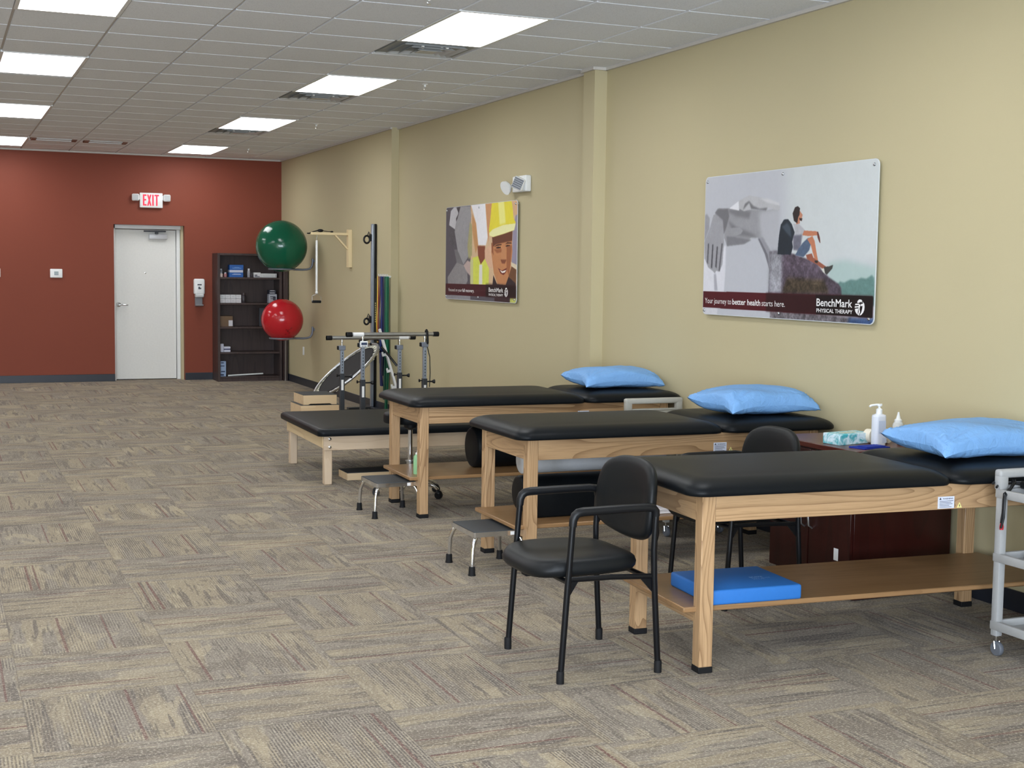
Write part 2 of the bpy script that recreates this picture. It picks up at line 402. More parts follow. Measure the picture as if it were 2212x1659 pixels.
# perimeter angle of the ceiling grid
pa = MB().box(4.728, 4.75, Y_F, 9.365, H_C-.022, H_C).box(4.693, 4.715, 9.555, 14.31, H_C-.022, H_C).box(4.608, 4.63, 14.29, Y_B, H_C-.022, H_C).box(4.623, 4.645, 9.35, 9.57, H_C-.022, H_C).box(4.64, 4.75, 9.343, 9.365, H_C-.022, H_C)
pa.box(X_L, 4.63, Y_B-.022, Y_B, H_C-.022, H_C)
struct(pa.build('trim_1', gridm, smooth=False))
# door
door_m = plain('door_off_white', lin((224, 224, 220)), .45, 0, .4, .04, 200)
d = struct(MB().box(DX0+.035, DX1-.09, Y_B+.20, Y_B+.245, .01, DZ-.062, .003).build('door_1', door_m))
df = MB().box(DX0, DX0+.03, Y_B+.10, Y_B+.30, 0, DZ, .004).box(DX1-.085, DX1-.035, Y_B+.16, Y_B+.30, 0, DZ, .004).box(DX0, DX1-.035, Y_B+.10, Y_B+.30, DZ-.055, DZ, .004)
df.mat(1).box(DX1-.035, DX1, Y_B+.10, Y_B+.34, 0, DZ)
df.build('door_frame', [whitemetal, tanwall], d)
cl = MB().box(2.78, 3.03, Y_B+.145, Y_B+.20, 1.985, 2.06, .008, 2).build('door_closer', plain('closer_grey', lin((196, 198, 202)), .4, .1), d)
MB().box(2.70, 3.0, Y_B+.10, Y_B+.125, 2.085, 2.105, .003).box(2.86, 2.9, Y_B+.11, Y_B+.17, 2.055, 2.095, .004).tube([(2.88, Y_B+.12, 2.09), (3.0, Y_B+.09, 2.095), (2.99, Y_B+.16, 2.10)], .008).build('closer_arm', charcoal, cl)
MB().lathe([(.001, 0), (.034, 0), (.036, .006), (.03, .016), (.018, .02), (.016, .055), (.001, .055)], 20, (2.36, Y_B+.20, 1.06), (0, -1, 0)).tube([(2.36, Y_B+.152, 1.06), (2.40, Y_B+.148, 1.06), (2.475, Y_B+.15, 1.058), (2.485, Y_B+.165, 1.055)], .011).build('door_handle', chrome, d)
MB().lathe([(.001, 0), (.012, 0), (.012, .004), (.001, .005)], 12, (2.73, Y_B+.2, 1.51), (0, -1, 0)).build('peephole', chrome, d)

# ------------------------------------------------------------------ ceiling fittings
em = NT('troffer_diffuser_lit').set((1, 1, 1), .4, emit=(.965, .985, 1.0), emit_s=LAMP_POWER)
place = {(1, 3): 'nearest fully seen in the right row beside the wall', (1, 4): 'second from the camera in the right row', (1, 5): 'third from the camera in the right row',
         (1, 6): 'farthest of the right row, above the bookcase end', (0, 3): 'cut by the top left corner of the photo', (0, 4): 'second from the camera in the left row',
         (0, 5): 'third from the camera in the left row', (0, 6): 'farthest of the left row near the red wall'}
proto = None
for i, (a, b) in enumerate(LIGHT_X):
    for j, (c, dd) in enumerate(LIGHT_Y):
        if (i, j) in ((1, 0), (1, 1)): continue
        W, L = b-a, dd-c
        t = thing('ceiling_light', 'lit white ceiling panel light, '+place.get((i, j), '%s column from tan wall, %s row from front windows' % (('second', 'first', 'third', 'fourth')[i], ('first', 'second', 'third', 'fourth', 'fifth', 'sixth', 'seventh')[j])), 'ceiling light', ((a+b)/2, (c+dd)/2, H_C), 0, 'panel lights in the ceiling grid')
        fo, fi = [(-W/2-.004, -L/2-.004), (W/2+.004, -L/2-.004), (W/2+.004, L/2+.004), (-W/2-.004, L/2+.004)], [(-W/2+.020, -L/2+.020), (W/2-.020, -L/2+.020), (W/2-.020, L/2-.020), (-W/2+.020, L/2-.020)]
        MB().rings([[(*q, .011) for q in fo], [(*q, -.006) for q in fo], [(*q, -.006) for q in fi], [(*q, .011) for q in fi]], False, False).build('frame', whitemetal, t, smooth=False)
        MB().prism(rrect(W-.03, L-.03, .03, 4), -.005, -.002).build('diffuser', em, t, smooth=False)
vent_m = plain('vent_white_metal', lin((196, 198, 198)), .4, .2)
vent_d = plain('vent_duct_grey', lin((150, 154, 156)), .6)
vl = ['square louvred ceiling air diffuser touching the nearest right-row light', 'square louvred ceiling air diffuser touching the second right-row light', 'square louvred ceiling air diffuser touching the third right-row light']
for k, (a, b, c, dd) in enumerate(VENTS):
    t = thing('ceiling_air_diffuser', vl[k], 'vent', ((a+b)/2, (c+dd)/2, H_C), 0, 'louvred air diffusers in the ceiling')
    hw, hl = (b-a)/2-.008, (dd-c)/2-.008
    MB().mat(0).box(-hw, hw, -hl, hl, .004, .02).build('duct_box', vent_d, t, smooth=False)
    m = MB()
    for q, (s_, z_) in enumerate(((1.0, -.002), (.78, -.012), (.55, -.018), (.32, -.022))):
        x, y_, x2, y2 = hw*s_, hl*s_, hw*(s_-.10), hl*(s_-.10)
        o_ = [(-x,-y_,z_),(x,-y_,z_),(x,y_,z_),(-x,y_,z_)]; n_ = [(-x2,-y2,z_+.022),(x2,-y2,z_+.022),(x2,y2,z_+.022),(-x2,y2,z_+.022)]
        m.rings([o_, n_], False, False)
        m.rings([[(p[0]*.985, p[1]*.985, p[2]+.002) for p in o_], [(p[0], p[1], p[2]+.002) for p in n_]], False, False)
    m.box(-hw*.22, hw*.22, -hl*.22, hl*.22, -.02, -.016); m.build('louvre', vent_m, t, smooth=False)
    for cx_, cf in ((-.09, .66), (.09, .66), (-.07, .44), (.07, .44)): MB().box(cx_-.008, cx_+.008, -hl*(cf+.04), -hl*(cf-.04), -.015, .004).build('clip', whitemetal, t, smooth=False)
for (x, y_, lb) in ((3.813, 10.888, 'small white sprinkler head on the ceiling between the second and third column of tiles from the wall light'), (3.815, 14.42, 'small white sprinkler head on the far ceiling right of the third panel light'), (3.80, 17.80, 'tiny white sprinkler head near the corner above the red wall'), (2.626, 7.44, 'white sprinkler head at the top edge of the photo left of the nearest panel light')):
    lb = {10.888: 'small white sprinkler head on the ceiling right of the second panel light'}.get(y_, lb)
    t = thing('sprinkler_head', lb, 'sprinkler', (x, y_, H_C), 0, 'sprinkler heads')
    MB().lathe([(.001, 0), (.024, 0), (.023, -.004), (.011, -.008), (.008, -.024), (.001, -.024)], 20).build('escutcheon', whitemetal, t)
    MB().tube([(-.007, 0, -.022), (-.010, 0, -.034), (0, 0, -.044), (.010, 0, -.034), (.007, 0, -.022)], .002, 6).lathe([(.001, -.044), (.012, -.044), (.012, -.046), (.001, -.046)], 14).build('deflector', chrome, t)
red_end = plain('rust_brown_end_cap', lin((120, 78, 60)), .6)
for k, (a, b, c, dd) in enumerate(STRIPS):
    t = thing('slot_air_diffuser', ('long pale slot air diffuser in the ceiling beside the far left panel light', 'long pale slot air diffuser in the ceiling above the door')[k], 'vent', ((a+b)/2, (c+dd)/2, H_C), 0, 'slot diffusers at the far ceiling')
    hw, hl = (b-a)/2, (dd-c)/2
    MB().box(-hw+.06, hw-.06, -hl, hl, -.012, .01, .004).box(-hw+.06, hw-.06, -.01, .01, -.02, -.01).build('slot', vent_m, t)
    for q_ in (-hw, hw-.06): MB().box(q_, q_+.06, -hl, hl, -.014, .01).build('end_cap', red_end, t)

# ------------------------------------------------------------------ lettering
def text_obj(name, txt, width, cap, origin, ux, uy, mat, parent, bold=0, depth=.0006, spacing=1.0):
    """flat letters as a mesh: width wide, capitals cap high, baseline start at origin"""
    cu = bpy.data.curves.new('tmp', 'FONT'); cu.body = txt; cu.size = 1; cu.offset = bold; cu.space_character = spacing; cu.resolution_u = 3
    to = bpy.data.objects.new('tmp', cu); me = bpy.data.meshes.new_from_object(to)
    bpy.data.objects.remove(to); bpy.data.curves.remove(cu)
    xs_ = [v.co.x for v in me.vertices]; x0, x1 = min(xs_), max(xs_)
    ux, uy = Vector(ux).normalized(), Vector(uy).normalized(); n_ = ux.cross(uy)
    for v in me.vertices:
        v.co = Vector(origin)+ux*((v.co.x-x0)/(x1-x0)*width)+uy*(v.co.y/.70*cap)+n_*depth
    me.materials.clear(); me.materials.append(mat)
    o = bpy.data.objects.new(name, me); COL.objects.link(o); o.parent = parent; return o
def merge(objs, name):
    """joins small lettering meshes of one print into one mesh"""
    bm = bmesh.new(); mats = []; keep = objs[0]
    for o in objs:
        off = len(mats); n0 = len(bm.faces); bm.from_mesh(o.data); bm.faces.ensure_lookup_table()
        for f in bm.faces[n0:]: f.material_index += off
        mats += list(o.data.materials)
    me = bpy.data.meshes.new(name); bm.to_mesh(me); bm.free()
    for m_ in mats: me.materials.append(m_)
    par = keep.parent
    for o in objs: bpy.data.objects.remove(o)
    r = bpy.data.objects.new(name, me); COL.objects.link(r); r.parent = par; return r
ink_white = plain('white_ink', lin((238, 236, 236)), .5)
ink_dark = plain('dark_ink', lin((50, 55, 70)), .5)

# ------------------------------------------------------------------ posters
# painted layers of the two prints: outline in board units (1000 x 500), colour, softness, mottling
PIC_HIKER = [([(516,-37),(1004,-1),(1023,334),(536,333)], (200,205,207), 60, 0),
 ([(763,313),(850,304),(1003,327),(1009,429),(769,434)], (172,192,190), 14, 0),
 ([(806,387),(827,372),(849,375),(880,365),(912,366),(933,359),(959,362),(984,350),(997,359),(1004,445),(831,448)], (98,132,128), 3, 0.35),
 ([(-16,140),(13,133),(33,149),(31,187),(3,229),(-12,229)], (150,150,156), 3, 0.1),
 ([(-5,302),(64,268),(149,250),(150,333),(143,424),(-3,427)], (214,214,222), 4, 0.05),
 ([(71,353),(86,352),(100,414),(78,414)], (168,168,178), 3, 0),
 ([(58,138),(129,122),(166,146),(133,205),(135,239),(128,318),(109,345),(87,341),(78,351),(60,341),(30,329),(6,298),(-1,237),(24,202),(38,180)], (156,156,162), 2, 0.12),
 ([(24,241),(33,241),(29,318),(20,310)], (90,90,96), 2, 0),
 ([(55,245),(63,245),(59,333),(49,330)], (80,80,86), 2, 0),
 ([(86,253),(95,253),(89,333),(79,326)], (84,84,90), 2, 0),
 ([(118,242),(128,243),(112,343),(103,341)], (96,96,102), 2, 0),
 ([(68,131),(93,115),(199,119),(308,128),(394,134),(472,128),(465,170),(465,223),(405,236),(379,236),(353,226),(313,224),(274,245),(156,249),(134,220),(152,160)], (150,150,155), 2, 0.12),
 ([(86,117),(157,119),(166,146),(146,190),(133,212),(124,159),(68,131)], (112,112,117), 5, 0.05),
 ([(158,131),(214,148),(296,158),(308,133),(234,124),(164,122)], (120,120,125), 8, 0.05),
 ([(159,161),(204,214),(353,225),(312,209),(216,185)], (118,118,123), 8, 0.05),
 ([(361,138),(482,125),(489,263),(432,262),(379,232),(364,189)], (176,177,184), 16, 0),
 ([(153,189),(237,187),(259,199),(245,211),(204,218),(313,232),(267,246),(156,252),(137,220)], (150,150,155), 2, 0.1),
 ([(151,217),(204,220),(313,233),(267,246),(156,252)], (122,122,128), 3, 0.1),
 ([(164,118),(226,94),(231,128)], (222,222,228), 2, 0),
 ([(226,94),(292,77),(346,85),(398,93),(437,104),(485,122),(479,137),(412,124),(403,135),(348,124),(305,126),(261,131),(230,120)], (180,180,184), 2, 0.12),
 ([(254,127),(294,103),(308,125),(400,134),(409,124),(361,126),(321,115),(293,96),(267,105)], (112,112,116), 4, 0),
 ([(359,90),(411,108),(481,120),(478,111),(411,94)], (200,200,204), 4, 0),
 ([(353,228),(385,225),(426,262),(450,298),(461,405),(430,421),(436,351),(425,316),(401,279)], (148,148,156), 3, 0.08),
 ([(356,229),(366,229),(417,283),(437,333),(437,416),(428,420),(429,333),(401,283)], (110,110,118), 2, 0),
 ([(429,273),(489,272),(569,283),(642,299),(700,310),(730,337),(771,360),(822,380),(835,393),(839,433),(428,441),(437,369)], (82,72,84), 3, 1),
 ([(429,271),(502,273),(509,422),(430,421)], (150,150,158), 16, 0.6),
 ([(537,362),(743,367),(774,411),(509,415)], (72,62,50), 10, 1.2),
 ([(443,473),(610,477),(887,484),(888,511),(441,513)], (105,100,105), 5, 1.3),
 ([(876,483),(1001,481),(1003,506),(878,511)], (55,78,118), 10, 0.6),
 ([(-1,477),(102,475),(100,502),(-7,505)], (205,205,212), 6, 0.1),
 ([(477,284),(479,252),(483,220),(491,185),(509,168),(533,167),(555,184),(575,215),(569,253),(555,286)], (32,42,52), 1.5, 0.4),
 ([(498,192),(528,179),(547,194),(555,229),(529,214)], (62,74,86), 5, 0.1),
 ([(564,184),(594,183),(625,202),(637,210),(621,225),(613,247),(611,271),(569,271),(560,243),(575,208)], (176,176,182), 1.5, 0.25),
 ([(566,222),(614,220),(611,251),(602,273),(569,269)], (108,108,122), 5, 0.4),
 ([(582,174),(594,147),(599,142),(615,155),(611,168),(600,175),(601,184),(579,185)], (192,132,106), 1, 0),
 ([(558,149),(571,129),(587,126),(599,133),(598,154),(590,164),(587,183),(567,174)], (42,34,34), 1, 0),
 ([(596,165),(615,167),(611,176),(600,173)], (52,36,34), 1, 0),
 ([(626,207),(695,211),(706,224),(653,226),(617,222)], (190,122,92), 1, 0.1),
 ([(697,212),(704,213),(714,232),(718,251),(710,244),(701,230)], (98,52,46), 1, 0),
 ([(599,266),(621,247),(650,231),(671,240),(658,272),(627,294),(579,287)], (82,98,122), 1.5, 0.3),
 ([(644,235),(673,226),(686,242),(697,276),(708,306),(692,307),(676,276),(666,255)], (188,120,90), 1, 0.1),
 ([(641,287),(673,282),(682,296),(755,326),(739,335),(707,320),(648,301)], (150,88,70), 1, 0.1),
 ([(689,305),(709,306),(705,314),(692,312)], (45,45,42), 1, 0),
 ([(741,326),(769,324),(789,319),(785,331),(758,351),(742,344)], (62,62,60), 1, 0.2),
 ([(727,332),(741,330),(749,349),(736,342)], (210,208,200), 1, 0),
 ([(-7,417),(994,415),(995,480),(-5,477)], (76,19,28), 0.6, 0),
 ([(414,416),(994,415),(995,480),(417,478)], (46,13,19), 6, 0.3),
 ([(701,416),(994,415),(995,480),(705,479)], (18,9,11), 0.6, 0),
 ]
PIC_HELMET = [([(371,0),(1016,-1),(1030,432),(380,417)], (216,186,150), 8, 0.1),
 ([(74,19),(121,1),(206,1),(161,80),(142,121),(49,96)], (200,200,206), 2, 0.2),
 ([(221,1),(365,3),(382,51),(361,263),(276,313),(186,239),(136,134),(157,80)], (156,156,160), 2, 0.25),
 ([(155,62),(193,36),(160,3),(221,1),(178,63),(157,80)], (60,58,64), 2, 0),
 ([(38,118),(129,120),(159,194),(131,228),(50,185)], (86,86,92), 2, 0.5),
 ([(131,230),(177,230),(276,313),(172,303)], (118,118,122), 2, 0.2),
 ([(33,382),(172,301),(327,321),(341,397),(316,418),(40,421)], (142,140,142), 2, 0.35),
 ([(276,317),(333,290),(402,303),(385,375),(328,353)], (190,170,165), 5, 0.1),
 ([(331,218),(363,86),(398,104),(401,263),(352,285)], (170,165,120), 6, 0.2),
 ([(381,-1),(580,-1),(620,170),(595,214),(487,211),(453,97)], (236,236,242), 4, 0.05),
 ([(397,43),(453,97),(487,211),(451,255),(399,131)], (200,150,100), 6, 0.1),
 ([(584,1),(672,0),(640,136),(630,205),(611,135)], (205,150,105), 5, 0.1),
 ([(477,215),(585,216),(582,286),(528,313),(491,286)], (134,74,54), 3, 0.1),
 ([(578,239),(642,213),(689,222),(692,334),(597,308)], (222,180,150), 6, 0.1),
 ([(404,277),(488,268),(525,313),(582,282),(642,334),(638,416),(383,417)], (216,222,92), 2, 0.12),
 ([(506,313),(549,313),(552,415),(503,416)], (225,225,215), 2, 0),
 ([(377,290),(417,281),(420,417),(380,417)], (205,205,150), 4, 0),
 ([(947,139),(981,70),(1002,70),(1003,317),(937,302)], (150,145,166), 3, 0),
 ([(688,175),(943,148),(938,205),(946,250),(929,312),(911,388),(860,414),(758,411),(707,355),(669,248)], (196,136,92), 1.5, 0.08),
 ([(678,173),(943,145),(940,196),(826,203),(735,210),(689,222)], (104,62,44), 4, 0),
 ([(668,201),(689,205),(702,265),(676,248)], (150,90,60), 3, 0),
 ([(706,223),(746,211),(806,210),(806,215),(749,218)], (70,42,32), 1.2, 0),
 ([(726,228),(758,222),(798,224),(793,230),(753,232)], (58,36,32), 1.2, 0),
 ([(701,235),(804,232),(810,249),(748,255)], (160,100,66), 4, 0),
 ([(850,211),(881,202),(934,204),(934,209),(879,209)], (70,42,32), 1.2, 0),
 ([(855,220),(877,215),(917,216),(913,222),(873,225)], (58,36,32), 1.2, 0),
 ([(809,224),(843,224),(873,287),(828,304),(800,283)], (198,140,98), 4, 0),
 ([(794,287),(873,287),(851,308),(812,306)], (134,78,56), 3, 0),
 ([(761,329),(813,342),(880,328),(869,350),(836,365),(796,357)], (120,52,42), 1.5, 0),
 ([(782,338),(818,346),(872,339),(852,352),(816,355)], (240,236,228), 1, 0),
 ([(871,224),(937,217),(923,308),(903,371),(874,329)], (160,100,66), 5, 0),
 ([(938,319),(997,337),(995,410),(898,376)], (112,76,52), 2, 0.1),
 ([(928,300),(999,313),(1000,337),(938,321)], (222,208,180), 2, 0),
 ([(702,366),(752,411),(865,414),(900,373),(991,404),(998,426),(689,424)], (50,40,44), 2, 0.1),
 ([(669,2),(683,-2),(924,-3),(939,19),(954,85),(982,106),(965,143),(830,159),(694,172),(643,164),(634,136),(653,76)], (232,218,62), 1.5, 0.05),
 ([(752,-3),(831,-3),(856,107),(778,114)], (240,236,140), 8, 0),
 ([(638,151),(687,133),(823,115),(982,111),(965,143),(830,159),(694,172),(643,164)], (240,238,178), 2.5, 0),
 ([(930,-2),(1005,-1),(997,70),(954,69)], (215,175,135), 4, 0),
 ([(0,480),(381,473),(382,514),(0,513)], (140,140,146), 4, 0.3),
 ([(719,480),(923,476),(913,505),(720,510)], (60,40,44), 3, 0.3),
 ([(923,476),(999,476),(995,503),(924,505)], (200,205,110), 3, 0.3),
 ([(-4,417),(994,416),(996,477),(-3,480)], (66,18,27), 0.6, 0),
 ([(600,415),(994,416),(996,477),(601,477)], (26,13,16), 12, 0),
 ]
def paint(layers, bg, W=840, Hh=420, seed=1):
    rng = np.random.RandomState(seed)
    yy, xx = np.mgrid[0:Hh+1, 0:W+1].astype(np.float32)
    U = xx*1000/W; V = yy*500/Hh
    img = np.zeros((Hh+1, W+1, 3), np.float32)+np.array(bg, np.float32)
    def vnoise(cell):
        gh, gw = int(Hh/cell)+3, int(W/cell)+3; g = rng.rand(gh, gw)
        fy, fx = yy/cell, xx/cell; iy, ix = fy.astype(int), fx.astype(int); ty, tx = fy-iy, fx-ix
        return (g[iy, ix]*(1-ty)*(1-tx)+g[iy+1, ix]*ty*(1-tx)+g[iy, ix+1]*(1-ty)*tx+g[iy+1, ix+1]*ty*tx)
    ns = (vnoise(4)*.35+vnoise(11)*.35+vnoise(30)*.3)-.5
    def inside(P):
        m = np.zeros_like(U, bool)
        for i in range(len(P)):
            (x0, y0), (x1, y1) = P[i], P[i-1]
            if y0 == y1: continue
            c = ((V < y0) != (V < y1)) & (U < (x1-x0)*(V-y0)/(y1-y0)+x0); m ^= c
        return m.astype(np.float32)
    def blur(a, r):
        r = int(round(r))
        if r < 1: return a
        for _ in range(2):
            for ax in (0, 1):
                p = np.pad(a, [(r+1, r) if k == ax else (0, 0) for k in (0, 1)], mode='edge').cumsum(axis=ax)
                a = (p[2*r+1:] - p[:-2*r-1])/(2*r+1) if ax == 0 else (p[:, 2*r+1:]-p[:, :-2*r-1])/(2*r+1)
        return a
    def blur3(a, k):
        for _ in range(k):
            p = np.pad(a, 1, mode='edge'); p = (p[:-2]+2*p[1:-1]+p[2:])/4; a = (p[:, :-2]+2*p[:, 1:-1]+p[:, 2:])/4
        return a
    for P, c, b, nz in layers:
        m = inside(P); m = blur(m, b*.5) if b >= 2 else blur3(m, 1+int(b > 1)); m = m[..., None]; nz = nz*.55 if nz < .45 else nz
        col = np.array(c, np.float32)*(1+nz*ns[..., None]*1.0)
        img = img*(1-m)+col*m
    img *= (1+.03*ns[..., None])
    img = np.clip(img/255, 0, 1)
    return np.where(img <= .04045, img/12.92, ((img+.055)/1.055)**2.4)
pm = NT('printed_picture'); _a = pm.n('ShaderNodeAttribute', attribute_name='print'); pm.set(_a.outputs['Color'], .42, 0, .35); pm = pm.m
def picture(name, img, y_left, y_right, z0, z1, x, parent):
    """the printed front of a wall board: a fine grid with the picture as its ink colours"""
    Hh, W = img.shape[0]-1, img.shape[1]-1
    yy, xx = np.mgrid[0:Hh+1, 0:W+1]
    Yc = y_left+(y_right-y_left)*xx/W; Z = z1+(z0-z1)*yy/Hh
    co = np.stack([np.full_like(Yc, x, dtype=float), Yc, Z], -1).reshape(-1, 3)
    i = (yy[:-1, :-1]*(W+1)+xx[:-1, :-1]).reshape(-1)
    fc = np.stack([i, i+W+1, i+W+2, i+1], -1)
    # cut the rounded corners
    c_ = (fc.mean(1)); cy = co[fc].mean(1)[:, 1]; cz = co[fc].mean(1)[:, 2]; r = .035
    dy = np.maximum(0, r-np.minimum(abs(cy-y_left), abs(cy-y_right))); dz = np.maximum(0, r-np.minimum(abs(cz-z0), abs(cz-z1)))
    fc = fc[(dy**2+dz**2) < r*r]
    me = bpy.data.meshes.new(name); me.vertices.add(len(co)); me.vertices.foreach_set('co', co.reshape(-1))
    me.loops.add(len(fc)*4); me.loops.foreach_set('vertex_index', fc.reshape(-1).astype(np.int32))
    me.polygons.add(len(fc)); me.polygons.foreach_set('loop_start', (np.arange(len(fc))*4).astype(np.int32))
    me.update(calc_edges=True); me.validate()
    at = me.color_attributes.new('print', 'FLOAT_COLOR', 'POINT')
    at.data.foreach_set('color', np.concatenate([img.reshape(-1, 3), np.ones((len(co), 1))], 1).astype(np.float32).reshape(-1))
    me.materials.append(pm)
    o = bpy.data.objects.new(name, me); COL.objects.link(o); o.parent = parent; return o
def logo_mesh(cy, cz, r, x, parent):
    """round mark: white disc of swooshes around a leaning figure"""
    def P(pts): return [(x, cy-p[0]*r, cz+p[1]*r) for p in pts]
    m = MB()
    def poly(pts): m.add(P(pts), [tuple(range(len(pts)))])
    poly([(-.15, 1.0), (.25, .98), (.45, .85), (.3, .62), (.1, .72), (-.1, .6), (-.35, .55), (-.55, .62), (-.4, .85)])
    poly([(.45, .80), (.85, .5), (.95, .1), (.9, -.3), (.7, -.62), (.35, -.9), (0, -1), (.35, -.55), (.5, -.1), (.55, .2), (.15, .18), (.2, .42), (.62, .5)])
    poly([(-.85, .45), (-.1, .48), (-.15, .32), (-.95, .28)]); poly([(-.98, .12), (-.2, .18), (-.25, .02), (-.98, -.05)])
    poly([(-.95, -.2), (-.3, -.12), (-.35, -.9), (-.65, -.72), (-.85, -.5)])
    poly([(-.2, .35), (.1, .38), (-.02, -.2), (.1, -.55), (-.12, -.98), (-.3, -.95), (-.15, -.5), (-.25, -.1)])
    return m.build('lettering', ink_white, parent, smooth=False)
def poster(loc_x, y_l, y_r, z0, z1, layers, bg, label, caption, cap_pos, seed, standoff):
    xb = loc_x-standoff-.006
    t = thing('wall_poster', label, 'poster', (loc_x, (y_l+y_r)/2, z0), 0, 'printed wall boards')
    off = Vector(t.location)
    S_ = MB()
    rr = rrect(abs(y_l-y_r), z1-z0, .035, 6)
    S_.rings([[(-standoff-.005, p[0], p[1]+(z1-z0)/2) for p in rr], [(-standoff, p[0], p[1]+(z1-z0)/2) for p in rr]])
    S_.build('board', plain('clear_acrylic_edge_white', lin((214, 220, 224)), .2, 0, .6), t, smooth=False)
    pic = picture('printed_picture', paint(layers, bg, seed=seed), (y_l-y_r)/2-.004, -(y_l-y_r)/2+.004, .004, z1-z0-.004, -standoff-.0056, t)
    Hm = z1-z0; Lm = y_l-y_r
    def uv(u, v): return Vector((-standoff-.0064, Lm/2-u/1000*Lm, Hm-v/500*Hm))
    L_ = []
    for txt, u0, u1, v, cap, bold in caption:
        L_.append(text_obj('lettering', txt, (u1-u0)/1000*Lm, cap/500*Hm, uv(u0, v), (0, -1, 0), (0, 0, 1), ink_white, t, bold))
    c_ = uv(*cap_pos[:2]); L_.append(logo_mesh(c_.y, c_.z, cap_pos[2], c_.x, t))
    merge(L_, 'lettering')
    k = MB()
    for (u, v) in cap_pos[3]:
        q = uv(u, v); k.lathe([(.001, 0), (.010, 0), (.010, .004), (.007, .008), (.001, .009)], 14, (q.x+.002, q.y, q.z), (-1, 0, 0))
        k.lathe([(.006, 0), (.006, standoff)], 8, (0, q.y, q.z), (-1, 0, 0))
    k.build('standoff_bolt', steel, t)
    return t
poster(4.75, 7.838, 6.036, 1.330, 2.236, PIC_HIKER, (186, 188, 196), 'large wall poster of a hiker on a rock, above the front tables',
       [('Your journey to', 17, 196, 459, 20, -.004), ('better health', 204, 383, 459, 20, .014), ('starts here.', 391, 530, 459, 20, -.004), ('BenchMark', 707, 893, 450, 24, .012), ('PHYSICAL THERAPY', 708, 895, 470, 12, .012)],
       (930, 449, .045, [(16, 18), (496, 17), (978, 17), (13, 485), (494, 481), (976, 483)]), 3, .022)
poster(4.715, 12.72, 10.92, 1.318, 2.221, PIC_HELMET, (88, 86, 94), 'wall poster of a smiling worker in a yellow hard hat, between the two wall columns',
       [('Focused on your', 54, 258, 457, 17, -.004), ('full recovery.', 265, 437, 457, 17, .014), ('BenchMark', 642, 833, 450, 22, .012), ('PHYSICAL THERAPY', 643, 833, 470, 12, .012)],
       (872, 449, .042, [(16, 18), (496, 17), (978, 17), (13, 485), (494, 481), (976, 483)]), 5, .022)

# ------------------------------------------------------------------ treatment tables
def pillow_mesh(name, L, D, T, seed, mat, ear=.05):
    rnd = random.Random(seed); n, m = 64, 44; vs = []; fs = []
    ph = [rnd.uniform(0, 6.28) for _ in range(12)]
    def surf(i, j, top):
        u, v = -1+2*i/n, -1+2*j/m
        e = (1-abs(u)**2.6)*(1-abs(v)**2.2); h = max(e, 0)**.36
        pin = 1-.10*(1-abs(v)**2)*(abs(u)**6)          # sides draw in between the ears
        piv = 1-.12*(1-abs(u)**2)*(abs(v)**6)
        x = u*L/2*pin; y = v*D/2*piv
        edge = 1-min(1, e*3)
        cr = (max(abs(u), .01)*max(abs(v), .01))**3
        wr = 0
        for k in range(4):
            ang = math.atan2(v-(.9 if k & 1 else -.9), u-(.92 if k & 2 else -.92)); dist = math.hypot(v-(.9 if k & 1 else -.9), u-(.92 if k & 2 else -.92))
            wr += math.sin(ang*15+ph[k])*math.exp(-dist*2.6)*.010
        wr += math.sin(u*17+ph[5]+3*math.sin(v*3+ph[6]))*.0035*edge+math.sin(u*5+v*4+ph[7])*.006+math.sin(u*31+ph[8]+2*v)*.003*edge
        z = (h*T*(.62 if top else .38))*(1 if top else -1)+wr*(1 if top else .6)*min(1, h*1.6)
        z += (.02 if v > 0 else -.035)*cr*(1 if abs(v) > .5 else 0)
        return (x, y, z+T*.38)
    for top in (1, 0):
        o = len(vs); vs += [surf(i, j, top) for j in range(m+1) for i in range(n+1)]
        for j in range(m):
            for i in range(n):
                a = o+j*(n+1)+i; q = (a, a+1, a+n+2, a+n+1); fs.append(q if top else q[::-1])
    mb = MB().add(vs, fs); me = mb.mesh(name, mat, 180)
    z0 = min(v.co.z for v in me.vertices)
    for v in me.vertices: v.co.z = max(v.co.z, .004)
    return me
t_ = NT('sky_blue_pillow_cover'); o_ = t_.obj()
t_.set(t_.mix(t_.noise(o_, 5, 2), lin((112, 160, 214)), lin((122, 168, 220))), .55, 0, .35)
wv = t_.noise(o_, 16, 3, .55, 1.6); t_.bump(wv, .35, .02); pillow_m = t_.m

